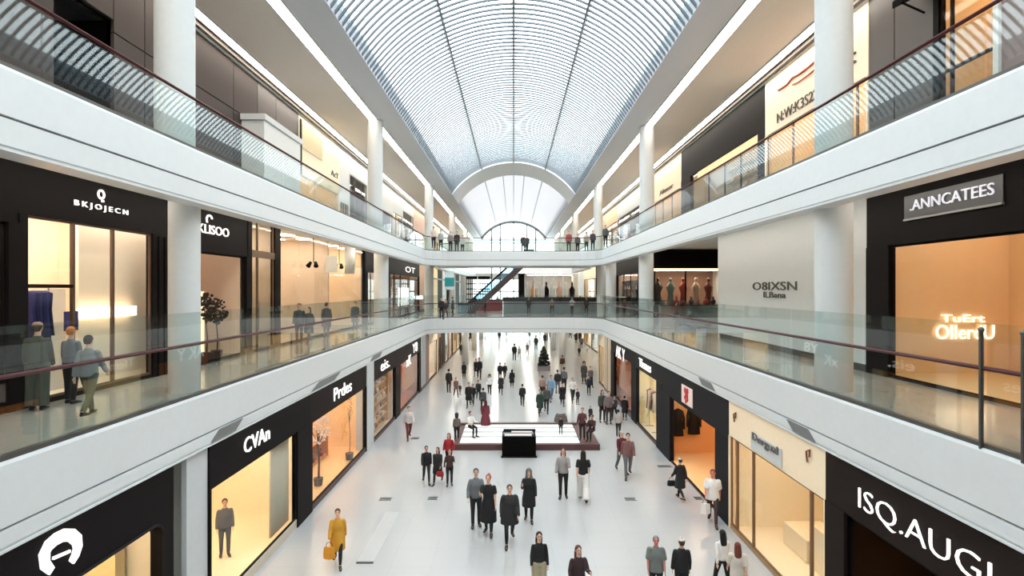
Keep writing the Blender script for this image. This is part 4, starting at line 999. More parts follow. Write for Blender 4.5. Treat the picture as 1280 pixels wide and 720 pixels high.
mb = MB(); mb.box(xk0+.05, xk1-.1, y0+.45, y0+.75, 1.0, 1.02); obj('top_panel', mb, mat('stand_grey', (120,112,112), .5), bxk)
mb = MB(); mb.box(xk0+.05, xk1+.02, y0+1.04, y0+1.14, 1.0, 1.1); obj('back_ledge', mb, SLATE, bxk)
# domed bin
y = gy(531); x = gx(701, y)
root = empty('domed_bin', (x, y, 0), 'grey ribbed dome shaped bin behind the white platform', 'seat')
mb = MB()
for i in range(6):
    z = .12+i*.1; r0 = .42*math.sqrt(max(0, 1-((z-.12)/.66)**2)); mb.zloft([(x,y,z,r0,r0*.8),(x,y,z+.06,r0*.98,r0*.78)], 18)
obj('ribs', mb, mat('dome_grey', (110,106,106), .5), root)
mb = MB(); mb.zloft([(x,y,.1,.38,.3),(x,y,.6,.2,.16),(x,y,.72,.04,.04)], 18); obj('core', mb, mat('dome_pale', (168,164,164), .5), root)
mb = MB(); mb.zloft([(x+.04,y,0,.36,.28),(x+.04,y,.1,.38,.3)], 18); obj('base', mb, BLACK, root)
# planter
y = gy(464); x = gx(680, y)
root = empty('planter', (x, y, 0), 'grey square planter with a dark tapering shrub in the middle of the far hall', 'planter')
mb = MB(); mb.box(x-.62, x+.62, y, y+1.1, 0, .5); mb.box(x-.66, x+.66, y-.04, y+1.14, .42, .5); obj('box', mb, mat('planter_grey', (150,146,150), .5), root)
mb = MB()
for k in range(150):
    t = random.random(); a = random.uniform(0,2*PI); rr = (1-t)**.8*.72*random.uniform(.5,1)
    s = random.uniform(.08,.17); mb.sphere((x+rr*math.cos(a), y+.55+rr*.7*math.sin(a), .55+t*1.75), s, s*.8, s*random.uniform(.5,1), 6, 4)
obj('shrub', mb, mat('black_green', (30,33,31), .8), root)
# floor grilles
for px, py, w, lab in ((482,624,14,'left of the mustard coat'),(541,623,11,'below the pair by the platform corner'),(788,624,13,'in the open floor right of centre'),(831,583,17,'in front of the cream right window'),(873,623,9,'beside the orange room doorway'),(519,548,9,'beside the far left dark pier')):
    y = gy(py); x = gx(px, y); root = empty('floor_grille', (x,y,0), 'thin dark floor grille '+lab, 'floor grille')
    mb = MB(); hw = w/2*y/F
    n = 8
    for i in range(n): 
        a = -hw+2*hw*i/n; mb.box(x+a, x+a+2*hw/n*.6, y-.13, y+.13, .0, .012)
    obj('bars', mb, CHAN, root)
    mb = MB(); mb.box(x-hw-.02,x+hw+.02,y-.16,y-.13,0,.014); mb.box(x-hw-.02,x+hw+.02,y+.13,y+.16,0,.014); obj('frame', mb, STEEL, root)
y0, y1 = gy(703), gy(640); mb = MB(); mb.box(gx(446,y0), gx(467,y0), y0, y1, 0, .008)
tag(obj('floor_inlay', mb, mat('inlay_white', (176,177,178), .3)), 'faint pale rectangular inlay in the floor right of the mustard coat', 'floor inlay')
mb = MB(); mb.box(gx(446,y0), gx(467,y0), y0-.08, y0, 0, .03); tag(obj('floor_strip', mb, CHAN), 'short dark strip ending the pale floor inlay', 'floor strip')

# ================= people =================
def cloth(c, rough=.85): return mat('cloth_%d_%d_%d' % c, c, rough, var=.12, scale=9, bump=.15)
SKINS = [mat('skin_light', (214,170,146), .6, var=.05), mat('skin_mid', (186,136,110), .6, var=.05), mat('skin_dark', (120,82,64), .6, var=.05), mat('skin_flushed', (206,130,116), .6, var=.08)]
EYE = mat('eye_dark', (30,24,22), .3); LIP = mat('lip', (160,84,80), .5)
POSES = {
 #         leg fwd L,R (deg), knee bend L,R ; arms: (swing fwd, elbow bend, abduct) L,R
 'walka': dict(l=(22,-16), k=(6,22), a=((-18,14,8),(20,22,8))),
 'walkb': dict(l=(-18,20), k=(24,5), a=((18,24,9),(-20,12,8))),
 'stand': dict(l=(2,-3), k=(2,4), a=((4,12,9),(2,16,9))),
 'phone': dict(l=(8,-8), k=(4,12), a=((4,14,10),(32,95,8))),
 'chat':  dict(l=(-3,5), k=(4,4), a=((24,80,10),(6,30,14))),
 'pocket':dict(l=(14,-12), k=(5,14), a=((-12,38,16),(-10,40,16))),
 'raise': dict(l=(10,-14), k=(4,14), a=((70,70,14),(4,16,10))),
 'sit':   dict(l=(84,80), k=(84,86), a=((34,60,8),(30,62,8))),
}
MC = {}
def joints(pose):
    P = POSES[pose]; J = {}
    hipz = .93
    if pose == 'sit': hipz = .5
    def leg(s, th, kb):
        h = Vector((s*.095, 0, hipz)); a = R(th); k = h + Vector((s*.01, -math.sin(a), -math.cos(a)))*.44
        b = a-R(kb); an = k + Vector((0, -math.sin(b), -math.cos(b)))*.42
        t = an + Vector((s*.03, -.17, -.045)); return [h, k, an, t]
    J['L'] = leg(1, P['l'][0], P['k'][0]); J['R'] = leg(-1, P['l'][1], P['k'][1])
    low = min(J['L'][2].z, J['R'][2].z); dz = .085-low
    for s in 'LR':
        J[s] = [p+Vector((0,0,dz)) for p in J[s]]
        J[s][3].z = max(J[s][3].z, .03)
    hip = hipz+dz
    J['hip'] = hip
    for nm, s, (sw, eb, ab) in (('LA',1,P['a'][0]),('RA',-1,P['a'][1])):
        sh = Vector((s*.165, 0, hip+.462)); a, c = R(sw), R(ab)
        d = Vector((s*math.sin(c), -math.sin(a)*math.cos(c), -math.cos(a)*math.cos(c)))
        el = sh+d*.28; b = R(sw+eb)
        d2 = Vector((-s*.12*math.sin(R(eb)), -math.sin(b), -math.cos(b))).normalized(); d2.x += s*math.sin(c)*.5; d2.normalize()
        wr = el+d2*.25; J[nm] = [sh, el, wr, wr+d2*.08, d2]
    return J
def remesh(mb, vox, smooth=6):
    me = mb.mesh('tmp', [SKINS[0]]); o = bpy.data.objects.new('tmp', me); COL.objects.link(o)
    m = o.modifiers.new('r','REMESH'); m.mode = 'VOXEL'; m.voxel_size = vox; m.use_smooth_shade = True
    s = o.modifiers.new('s','SMOOTH'); s.iterations = smooth; s.factor = .5
    dg = bpy.context.evaluated_depsgraph_get(); dg.update()
    me2 = bpy.data.meshes.new_from_object(o.evaluated_get(dg)); bpy.data.objects.remove(o); bpy.data.meshes.remove(me)
    return me2
def merge(me, mb, mats):
    """append loose detail to a remeshed body and give it materials"""
    v = [tuple(x.co) for x in me.vertices]; f = [list(p.vertices) for p in me.polygons]; k = len(v)
    v += mb.v; f2 = [[i+k for i in q] for q in mb.f]
    out = bpy.data.meshes.new('body'); out.from_pydata(v, [], f+f2)
    for m in mats: out.materials.append(m)
    out.polygons.foreach_set('material_index', [0]*len(f)+mb.m); out.polygons.foreach_set('use_smooth', [True]*(len(f)+len(f2))); out.update()
    bpy.data.meshes.remove(me); return out
def body_mesh(pose, lod):
    key = ('body', pose, lod)
    if key in MC: return MC[key]
    J = joints(pose); h = J['hip']; mb = MB()
    mb.zloft([(0,.0,h-.08,.10,.08),(0,0,h,.155,.105),(0,0,h+.14,.125,.09),(0,-.005,h+.3,.145,.1),(0,0,h+.42,.15,.09),(0,.005,h+.48,.115,.075),(0,.005,h+.525,.06,.058),(0,0,h+.6,.05,.053)], 14)
    mb.tube([(0,.0,h+.5),(0,-.01,h+.62)], [.058,.055], 10)
    hz = h+.70                                      # head centre
    mb.sphere((0,-.0,hz+.02), .077, .095, .1, 14, 10); mb.zloft([(0,-.02,hz-.12,.03,.035),(0,-.022,hz-.1,.045,.05),(0,-.015,hz-.04,.066,.078),(0,0,hz+.02,.07,.08)], 12)
    for s in 'LR':
        H, K, A, T = J[s]
        mb.tube([H+Vector((0,0,.02)), H.lerp(K,.4), K, K.lerp(A,.3), A], [.092,.082,.056,.056,.038], 10)
        mb.tube([A+Vector((0,.04,-.04)), A+Vector((0,-.02,-.03)), T], [.036,.04,.028], 8)
    for s in ('LA','RA'):
        S, E, Wr, Hd, d = J[s]
        mb.sphere(S+Vector((0,0,-.016)), .042, .044, .042, 10, 7); mb.tube([S+Vector((0,0,-.02)), S.lerp(E,.4), E, E.lerp(Wr,.3), Wr], [.042,.047,.037,.037,.026], 8)
        mb.loft([((Wr),(1,0,0),d.cross(Vector((1,0,0))).normalized(),.017,.026),((Wr+d*.04),(1,0,0),d.cross(Vector((1,0,0))).normalized(),.017,.04),((Wr+d*.085),(1,0,0),d.cross(Vector((1,0,0))).normalized(),.014,.038)], 8)
    me = remesh(mb, .013 if lod else .024, 3)
    x = MB()
    for s, sg in (('LA',1),('RA',-1)):
        S, E, Wr, Hd, d = J[s]; v = d.cross(Vector((1,0,0))).normalized(); cu = Vector((-sg*.3,0,0))
        for i, L in enumerate((.062,.072,.068,.052)):
            o = Wr+d*.072+v*(-.03+.02*i); p1 = o+d*L*.5; p2 = p1+(d+cu*1.2).normalized()*L*.5; x.tube([o,p1,p2],[.0095,.009,.007],6)
        o = Wr+d*.02-v*.03; x.tube([o, o+(d*.5-v*.7).normalized()*.035, o+(d*.9-v*.6).normalized()*.065],[.012,.011,.008],6)
    # face
    x.zloft([(0,-.108,hz-.028,.014,.012),(0,-.108,hz-.015,.016,.018),(0,-.094,hz+.03,.008,.008)], 8)
    for s in (-1,1):
        x.sphere((s*.078,.0,hz), .012,.02,.03, 6,5)
        x.sphere((s*.03,-.086,hz+.018), .013,.008,.008, 8,5, 1)
        x.tube([(s*.015,-.096,hz+.036),(s*.03,-.094,hz+.041),(s*.047,-.083,hz+.036)], .005, 5, 1)
    x.sphere((0,-.088,hz-.058), .024,.01,.009, 8,5, 2)
    me = merge(me, x, [SKINS[0], EYE, LIP]); MC[key] = me
    return me
def cmesh(kind, pose, lod):
    key = (kind, pose, lod)
    if key in MC: return MC[key]
    J = joints(pose); h = J['hip']; mb = MB(); hz = h+.70; vox = .016 if lod else .028; sm = 4
    def torso(z0, rx0, ry0, loose=.02, y0=0):
        mb.zloft([(0,y0,z0,rx0,ry0),(0,y0*.5,(z0+h+.1)/2,max(rx0*.97,.16+loose),max(ry0*.95,.115+loose)),(0,0,h+.16,.145+loose,.10+loose),(0,-.005,h+.32,.148+loose,.106+loose),(0,0,h+.42,.15+loose*.8,.095+loose*.6),(0,.003,h+.475,.125+loose*.5,.08+loose*.4),(0,.005,h+.515,.085,.07),(0,.005,h+.55,.062,.062)], 16)
    def sleeves(t, loose=.016):
        for s in ('LA','RA'):
            S, E, Wr, Hd, d = J[s]
            if t >= 1: mb.sphere(S+Vector((0,0,-.016)), .044+loose, .046+loose, .044+loose, 10, 7); mb.tube([S+Vector((0,0,-.01)), S.lerp(E,.4), E, E.lerp(Wr,.5), Wr], [.045+loose,.048+loose,.04+loose,.037+loose,.032+loose], 10)
            else: mb.sphere(S+Vector((0,0,-.012)), .054+loose, .056+loose, .054+loose, 10, 7); mb.tube([S, S.lerp(E,t*.6), S.lerp(E,t)], [.052+loose,.054+loose,.056+loose], 10)
    def legs(t, r=(.1,.088,.066,.06,.052)):
        for s in 'LR':
            H, K, A, T = J[s]; pts = [H+Vector((0,0,.02)), H.lerp(K,.45), K, K.lerp(A,.45), K.lerp(A,.97)]; n = 5 if t >= 1 else 3
            mb.tube(pts[:n], list(r[:n]), 12)
    if kind == 'jacket': torso(h-.06, .19, .135, .028); sleeves(1, .02)
    elif kind == 'top': torso(h-.01, .165, .12, .012); sleeves(1, .008)
    elif kind == 'tee': torso(h-.02, .17, .125, .014); sleeves(.8)
    elif kind == 'shirt': torso(h-.12, .21, .15, .035); sleeves(.95, .03)
    elif kind == 'coat': torso(max(h-.42,.1) if pose != 'sit' else h-.05, .235, .2, .03, 0); sleeves(1, .022)
    elif kind == 'cape': 
        torso(h-.3, .27, .2, .05); sleeves(1, .045)
        mb.zloft([(0,0,h-.1,.29,.17),(0,0,h+.2,.26,.155),(0,0,h+.38,.21,.125),(0,0,h+.47,.13,.09)], 16)
    elif kind == 'dress': torso(max(h-.55,.1), .25, .21, .015); sleeves(.7)
    elif kind == 'gown': torso(.06, .3, .27, .015); sleeves(1)
    elif kind == 'trousers':
        mb.zloft([(0,0,h-.08,.15,.11),(0,0,h+.0,.17,.12),(0,0,h+.1,.155,.112),(0,0,h+.13,.15,.108)], 14); legs(1)
    elif kind == 'wide':
        mb.zloft([(0,0,h-.08,.17,.13),(0,0,h+.0,.18,.13),(0,0,h+.13,.15,.11)], 14); legs(1, (.12,.115,.11,.115,.12))
    elif kind == 'leggings':
        mb.zloft([(0,0,h-.08,.145,.105),(0,0,h+.1,.14,.1)], 14); legs(1, (.096,.085,.062,.06,.042))
    elif kind == 'shorts':
        mb.zloft([(0,0,h-.08,.16,.12),(0,0,h+.1,.15,.11)], 14); legs(.6, (.11,.11,.1,.1,.1))
    elif kind == 'skirt':
        mb.zloft([(0,0,h-.48,.25,.22),(0,0,h-.2,.215,.17),(0,0,h+.02,.175,.125),(0,0,h+.13,.14,.1)], 18)
    elif kind == 'short_hair':
        mb.sphere((0,.014,hz+.035), .088,.1,.095, 14,9); mb.zloft([(0,.05,hz-.07,.055,.045),(0,.03,hz,.086,.075),(0,.02,hz+.05,.088,.09)], 12)
    elif kind == 'long_hair':
        mb.sphere((0,.016,hz+.035), .09,.1,.096, 14,9); mb.zloft([(0,.075,hz-.3,.085,.035),(0,.065,hz-.18,.1,.055),(0,.045,hz-.05,.098,.07),(0,.02,hz+.05,.09,.088)], 12)
    elif kind == 'bun_hair':
        mb.sphere((0,.014,hz+.035), .087,.098,.093, 14,9); mb.sphere((0,.1,hz+.09), .05,.045,.045, 10,7); mb.zloft([(0,.05,hz-.06,.06,.045),(0,.03,hz,.085,.075)], 12)
    elif kind == 'big_hair':
        mb.sphere((0,.03,hz+.05), .13,.13,.14, 14,9)
        mb.zloft([(0,.08,hz-.16,.09,.05),(0,.06,hz-.05,.12,.08)], 12)
    elif kind == 'cap':
        mb.sphere((0,.008,hz+.055), .09,.104,.075, 14,9); mb.loft([((0,-.08,hz+.045),(1,0,0),(0,1,0),.07,.05),((0,-.1,hz+.052),(1,0,0),(0,1,0),.065,.06)], 12)
    elif kind == 'hood':
        mb.sphere((0,.024,hz+.02), .112,.118,.13, 14,9); mb.zloft([(0,.03,hz-.2,.15,.11),(0,.035,hz-.1,.11,.1),(0,.03,hz,.11,.1)], 12)
    elif kind == 'shoe_left' or kind == 'shoe_right':
        H, K, A, T = J['L' if kind == 'shoe_left' else 'R']; z = T.z-.03
        mb.loft([((A.x,A.y+.06,z+.035),(1,0,0),(0,0,1),.03,.03),((A.x,A.y,z+.045),(1,0,0),(0,0,1),.042,.045),((A.x+(T.x-A.x)*.6,A.y-.1,z+.036),(1,0,0),(0,0,1),.05,.036),((T.x,A.y-.19,z+.025),(1,0,0),(0,0,1),.04,.024),((T.x,A.y-.225,z+.02),(1,0,0),(0,0,1),.018,.014)], 12)
        mb.tube([A+Vector((0,.0,-.05)), A+Vector((0,0,.02))], [.045,.046], 10); vox = .014; sm = 2
    if kind == 'hood' or kind.endswith('hair'): vox = .012 if lod else .02
    me = remesh(mb, vox, sm)
    if kind in ('hood',) or kind.endswith('hair'):      # open the face: push hair back from it
        for v in me.vertices:
            lim = {'hood': .03}.get(kind, .062)
            if v.co.y < -.045 and v.co.z < hz+.055 and abs(v.co.x) < lim+.03: v.co.y = -.045+(v.co.y+.045)*.05
    me.name = kind; MC[key] = me
    return me
LASTP = []
def person(px, hy, fy, zf, face, pose, top, bot, hair, label, skin=0, shoe=(40,36,36), group=None, hgt=None, y=None):
    """head-top and foot rows in pixels; zf the floor they stand on"""
    if fy: Y = (CZ-zf)*F/(fy-VY) if y is None else y; H = hgt or min(max((fy-hy)*Y/F, 1.5), 1.98)
    else: H = hgt or 1.7; Y = (CZ-zf-H)*F/(hy-VY) if y is None else y
    if pose == 'sit' and hgt is None: H = 1.68
    X = (px-VX)*Y/F
    sc = H/(joints('stand')['hip']+.82)
    root = empty('person', (X, Y, zf), label, 'person', group)
    root.rotation_euler = (0,0,R(face)); root.scale = (sc,sc,sc)
    lod = 1 if Y < 34 else 0
    def add(name, me, mats):
        o = bpy.data.objects.new(name, me); COL.objects.link(o); o.parent = root
        if not me.materials: me.materials.append(SKINS[0])
        for i, m in enumerate(mats):
            o.material_slots[i].link = 'OBJECT'; o.material_slots[i].material = m
        return o
    add('body', body_mesh(pose, lod), [SKINS[skin], EYE, LIP])
    if bot: add({'leggings':'leggings','skirt':'skirt','shorts':'shorts'}.get(bot[0], 'trousers'), cmesh(bot[0], pose, lod), [cloth(bot[1])])
    if top: add({'tee':'tee_shirt','top':'jumper'}.get(top[0], top[0]), cmesh(top[0], pose, lod), [cloth(top[1])])
    if hair:
        nm = {'cap':'cap','hood':'hood'}.get(hair[0], 'hair')
        if hair[0] == 'cap': add('hair', cmesh('short_hair', pose, lod), [cloth((60,46,40))])
        add(nm, cmesh(hair[0], pose, lod), [cloth(hair[1])])
    for k in ('shoe_left','shoe_right'): add('shoe', cmesh(k, pose, lod), [cloth(shoe)])
    LASTP.append((root, sc, joints(pose)))
    return root
BK=(24,23,25); BK2=(36,34,36); NV=(38,42,56); GR=(96,98,100); LG=(176,176,174); WH=(224,222,220); BR=(86,58,46); DB=(54,40,34); MU=(196,142,44); RD=(150,30,40); BU=(92,36,44); OL=(92,96,80); GN=(36,58,50); BL=(120,150,176); BG=(196,182,164); HD=(34,27,25); HB=(78,50,38); HA=(120,62,40); HG=(120,118,116); HBL=(176,146,108)
def bag(kind, col, label, side=1, dx=0.):
    root, sc, J = LASTP[-1]; a = J['LA' if side > 0 else 'RA']; hand = a[3]
    M = Matrix.Translation(root.location) @ Matrix.Rotation(root.rotation_euler.z, 4, 'Z') @ Matrix.Scale(sc, 4)
    p = M @ hand
    b = empty({'shopping':'shopping_bag','backpack':'backpack'}.get(kind,'handbag'), tuple(p), label, 'bag')
    mb = MB(); x, y, z = p
    if kind == 'backpack':
        p = M @ Vector((0, .19, J['hip']+.3)); b.location = p; x, y, z = p
        mb.zloft([(x,y,z-.22,.13,.07),(x,y,z-.1,.15,.09),(x,y,z+.12,.14,.085),(x,y,z+.2,.09,.05)], 12); obj('body', mb, cloth(col), b, smooth=True)
        mb = MB(); mb.tube([(x-.1,y-.05,z+.18),(x-.1,y-.12,z+.1),(x-.1,y-.1,z-.15)], .018, 5); mb.tube([(x+.1,y-.05,z+.18),(x+.1,y-.12,z+.1),(x+.1,y-.1,z-.15)], .018, 5); obj('strap', mb, cloth(BK), b)
        return b
    w, h = (.17,.34) if kind == 'shopping' else (.15,.2)
    mb.loft([((x,y,z-.14-h),(1,0,0),(0,1,0),w,.07),((x,y,z-.14-h*.5),(1,0,0),(0,1,0),w*1.02,.07),((x,y,z-.14),(1,0,0),(0,1,0),w*.9,.05)], 4 if kind == 'shopping' else 12); obj('body', mb, cloth(col), b)
    mb = MB(); mb.tube([(x-w*.6,y,z-.15),(x-w*.4,y,z-.03),(x,y,z+.0),(x+w*.4,y,z-.03),(x+w*.6,y,z-.15)], .008, 5); obj('strap', mb, cloth(BK2), b)
    return b
P = person
# ---- foreground on the ground floor
P(422,634,706,0,12,'walka',('coat',MU),('leggings',BK),('short_hair',HB),'person in a mustard yellow coat and black leggings walking near the lower left window'); bag('shopping',(206,140,40),'mustard coloured bag held by the person in the mustard coat',-1)
P(674,665,None,0,6,'stand',('top',BK),('wide',(168,158,132)),('long_hair',HD),'person with long dark hair, black top and pale olive wide trousers at the bottom edge')
P(723,682,None,0,10,'chat',('jacket',(52,34,36)),('trousers',BK),('long_hair',(84,40,40)),'person with reddish brown hair in a dark maroon jacket at the bottom edge')
P(820,670,None,0,-6,'stand',('shirt',(110,114,110)),('trousers',BK2),('short_hair',HG),'flushed grey-haired person in an open grey short-sleeved shirt at the bottom edge',3)
P(852,672,None,0,176,'stand',('jacket',BK),('trousers',BK),('cap',(214,206,196)),'person seen from behind in a white cap and black jumper at the bottom edge')
P(903,660,None,0,190,'walka',('top',WH),('trousers',BK),('long_hair',BK),'person with long black hair and white top walking away near the cream shopfront')
P(922,676,None,0,170,'walkb',('shirt',(206,194,182)),('skirt',BK),('long_hair',(110,52,38)),'person with auburn hair, beige blouse and black skirt beside the cream shopfront',0,(40,36,36),None,1.66); bag('shopping',WH,'white shopping bag carried by the person with auburn hair',-1)
P(637,604,680,0,4,'walkb',('cape',BK2),('leggings',BK),('short_hair',(70,66,66)),'person in a wide black cape walking alone in the lower centre')
P(661,586,652,0,-4,'phone',('coat',BK),('leggings',BK),('hood',(96,92,90)),'person in a long black coat with a grey hood, hand raised to the chest')
P(595,567,658,0,8,'chat',('jacket',(104,108,112)),('trousers',BK2),('short_hair',(80,80,80)),'tall person in a grey jacket standing behind the black dressed friend')
P(610.5,584,668,0,-8,'phone',('dress',BK),('leggings',BK2),('bun_hair',(150,60,52)),'person in a black dress with red hair tied up beside the tall grey jacket')
P(533,556,604,0,14,'walka',('jacket',BK),('leggings',BK2),('short_hair',HD),'person in a short black jacket, left one of the pair by the platform corner'); 
P(547,558,605,0,-10,'walkb',('coat',BK2),('leggings',BK),('long_hair',HD),'person in a dark knee-length coat, right one of the pair by the platform corner'); bag('handbag',RD,'bright red handbag carried by the person in the dark knee-length coat',1)
P(562,566,607,0,6,'chat',('top',(60,40,40)),('leggings',BK),('bun_hair',HB),'person in a dark brown top holding a pale parcel in front of the platform corner')
P(561,541,585,0,-6,'pocket',('jacket',RD),('trousers',BK),('long_hair',(70,34,36)),'person in a crimson jacket at the left corner of the platform')
P(704,560,622,0,-5,'chat',('jacket',(150,144,142)),('trousers',BK),('long_hair',HB),'person in a patterned pale jacket and black trousers right of the black stand')
P(729,558,626,0,174,'walka',('tee',BK),('wide',(216,214,212)),('long_hair',HD),'person with a black top over white wide trousers seen from behind')
P(777,537,590,0,10,'walka',('top',BU),('trousers',GR),('cap',LG),'slim person in a burgundy top and pale cap walking right of the platform')
P(785,540,597,0,-6,'walkb',('jacket',(120,84,82)),('trousers',GR),('short_hair',HD),'slim person in a dusty rose jacket and grey trousers right of the platform')
P(850,571,624,0,200,'walkb',('coat',BK2),('leggings',BK2),('cap',(190,190,196)),'small person in a black coat and silver cap before the orange room'); bag('handbag',BK,'small black bag carried by the person in the silver cap',1)
P(891,585,655,0,-20,'walka',('shirt',WH),('trousers',(60,48,50)),('short_hair',HA),'brown-haired person in a loose white shirt beside the charcoal pier',3); bag('shopping',WH,'white paper bag held by the person in the loose white shirt',-1)
P(511,507,549,0,20,'walkb',('jacket',(190,184,182)),('trousers',(104,44,48)),('short_hair',HD),'person in a white jacket and burgundy trousers by the lower left shops')
# ---- around the platform
P(571,519,548,0.0,180,'stand',('top',(110,96,92)),('trousers',BK),('big_hair',(52,46,46)),'person with big dark hair at the back left corner of the platform',0,(40,36,36),None,1.5,gy(552))
P(588,536,None,.27,40,'sit',('top',WH),('leggings',BK),('short_hair',BK),'person in a white top sitting on the left end of the platform',0,(40,36,36),None,None,30.6)
P(607,500,537,0,182,'stand',('gown',(104,40,52)),None,('long_hair',(70,30,40)),'person in a long crimson patterned gown behind the platform')
P(728,520,560,.27,-14,'chat',('jacket',(84,44,48)),('trousers',BK2),('short_hair',HD),'person in a maroon jacket standing on the right end of the platform',0,(40,36,36),None,1.66,29.9)
P(740,540,None,.27,-30,'sit',('jacket',(60,36,38)),('trousers',BK),('short_hair',HD),'person in dark maroon sitting on the right tip of the platform',1,(40,36,36),None,None,29.8)
P(701,541,556,.27,0,'stand',('top',BK),('leggings',BK2),('short_hair',BK),'tiny child in black standing alone on the white platform deck',0,(40,36,36),None,.95,31.)
# ---- middle distance
mid_list = [
 (653,479,508,176,'walka',('jacket',BK),('trousers',BK),('short_hair',BK),'black dressed person walking alone behind the black stand'),
 (675,486,519,8,'walkb',('coat',GN),('trousers',BK),('short_hair',HD),'person in a dark green coat behind the platform'),
 (683,480,516,-8,'walka',('jacket',(70,74,72)),('trousers',BK),('long_hair',HB),'person in a dark grey jacket beside the dark green coat'),
 (678,469,500,178,'stand',('top',(150,120,110)),('trousers',BK2),('short_hair',HB),'brown-haired person in a dusty top behind the dark green coat'),
 (689,468,502,10,'walkb',('jacket',BL),('trousers',(110,132,156)),('short_hair',HD),'slim person in pale blue clothes behind the platform'),
 (703,478,507,-6,'walka',('coat',BK),('leggings',BK),('short_hair',HD),'person in a black coat in front of the tall pair right of centre'),
 (697,462,492,180,'stand',('jacket',BK2),('trousers',GR),('short_hair',BK),'person in a charcoal jacket, left one of the tall pair right of centre'),
 (705,458,490,178,'stand',('top',GR),('trousers',BK),('short_hair',HB),'person in a grey jumper, right one of the tall pair right of centre'),
 (716,471,503,8,'walkb',('tee',WH),('trousers',GN),('short_hair',(110,100,96)),'person in a white shirt and dark green trousers near a crouched child'),
 (722,486,506,30,'stand',('jacket',NV),('leggings',BK),('short_hair',BK),'child in dark navy clothes beside the white shirt and green trousers'),
 (730,452,480,-10,'stand',('coat',(60,58,52)),('leggings',BK),('big_hair',(44,42,40)),'person with big dark hair in an olive black coat right of centre'),
 (738,457,484,10,'walka',('jacket',GR),('trousers',BK),('short_hair',HD),'person in a grey jacket next to the big dark hair'),
 (736,470,494,0,'stand',('jacket',NV),('leggings',BK),('short_hair',HD),'short person in navy below the big dark hair'),
 (753,475,528,10,'stand',('jacket',(60,64,58)),('trousers',BK),('long_hair',HB),'person in a dark olive jacket and black trousers near the yellow window'),
 (761,484,530,-6,'chat',('jacket',(106,94,96)),('trousers',(50,38,40)),('short_hair',(90,84,84)),'person in a mauve grey jacket near the yellow window'),
 (768,495,524,-20,'walkb',('top',(56,44,52)),('trousers',BK),('short_hair',HD),'person in a plum top at the right of the group near the yellow window'),
 (781,503,525,160,'stand',('coat',BK),('leggings',BK),('short_hair',BK),'person in black standing against the rust orange shopfront'),
 (738,509,526,10,'stand',('coat',BK),('leggings',BK),('short_hair',BK),'small child in black near the right tip of the platform'),
 (773,524,546,150,'stand',('jacket',(170,160,158)),('trousers',BK2),('short_hair',(40,38,38)),'person in a pale grey jacket behind the slim pair'),
 (561,461,491,170,'stand',('jacket',BK2),('trousers',(66,36,38)),('short_hair',BK),'person in black with dark red trousers by the cream left shopfront'),
 (570,477,496,20,'walka',('jacket',(120,84,84)),('trousers',BR),('short_hair',HB),'person in a dusty red jacket left of the far hall'),
 (575,485,494,40,'stand',('jacket',BK2),('trousers',(96,60,60)),('short_hair',HD),'child in dark clothes beside the dusty red jacket'),
 (580,453,473,178,'stand',('coat',BK),('leggings',BK),('short_hair',BK),'person in a black coat standing alone left of the far hall'),
 (599,441,474,6,'walka',('jacket',BK),('trousers',BK2),('short_hair',BK),'taller person of the black dressed pair left of centre'),
 (595,448,470,-6,'walkb',('coat',BK2),('leggings',GR),('short_hair',HD),'shorter person of the black dressed pair left of centre'),
 (586,477,509,5,'walkb',('coat',BK),('trousers',BK),('short_hair',BK),'person in a wide black coat, left of the pair walking behind the crimson gown'),
 (591,479,506,-5,'walka',('jacket',BK),('trousers',BK),('short_hair',HD),'person in a black jacket, right of the pair walking behind the crimson gown'),
 (598,477,500,10,'walka',('jacket',BK2),('trousers',BK),('short_hair',BK),'person in charcoal between the black pair and the crimson gown'),
 (604,484,514,175,'walkb',('jacket',(70,70,74)),('trousers',BK),('short_hair',HD),'person in a slate jacket just behind the crimson gown'),
 (612,468,493,0,'pocket',('jacket',WH),('trousers',BK),('big_hair',BK),'person in a white jacket with a black scarf left of centre'),
 (625,453,476,176,'stand',('jacket',BK),('trousers',BK),('short_hair',BK),'black dressed person at the back of the group of three left of centre'),
 (626,467,493,2,'walka',('coat',BK2),('trousers',BK),('short_hair',HD),'dark coated person at the front of the group of three left of centre'),
 (631,460,474,10,'walkb',('jacket',BK),('leggings',BK),('short_hair',BK),'short black dressed person at the right of the group of three'),
 (640,461,485,178,'walka',('coat',BK),('leggings',BK2),('long_hair',BK),'person in a long black coat alone near the centre line'),
 (643,423,451,176,'walkb',('jacket',BK),('trousers',BK),('short_hair',BK),'black dressed person left of the dark shrub planter'),
 (649,436,448,10,'walka',('jacket',LG),('trousers',GR),('short_hair',HD),'pale grey dressed person close to the shrub planter'),
 (659,430,443,10,'walka',('jacket',GR),('trousers',BR),('short_hair',HD),'person in grey and brown left of the shrub'),
 (670,410,438,178,'stand',('jacket',BK2),('trousers',BK),('short_hair',BK),'tall black dressed person directly behind the shrub planter'),
 (703,443,466,176,'walka',('jacket',(92,64,50)),('trousers',BG),('short_hair',HB),'person in a brown jacket right of the shrub planter'),
 (724,433,446,0,'stand',('jacket',BK),('leggings',BK),('short_hair',BK),'child in black in the far hall right side'),
 (734,431,441,0,'walka',('jacket',(200,226,222)),('trousers',LG),('short_hair',HD),'child in a pale mint jacket in the far hall right side'),
 (576,432,444,0,'stand',('jacket',BK2),('trousers',BK),('short_hair',BK),'person in dark clothes at the far left shop row'),
]
for (px,hy,fy,fc,po,t,b,hr,lab) in mid_list: P(px,hy,fy,0,fc,po,t,b,hr,lab,0,(40,36,36),None,max((fy-hy)*gy(fy)/F,.9) if 'child' in lab else None)
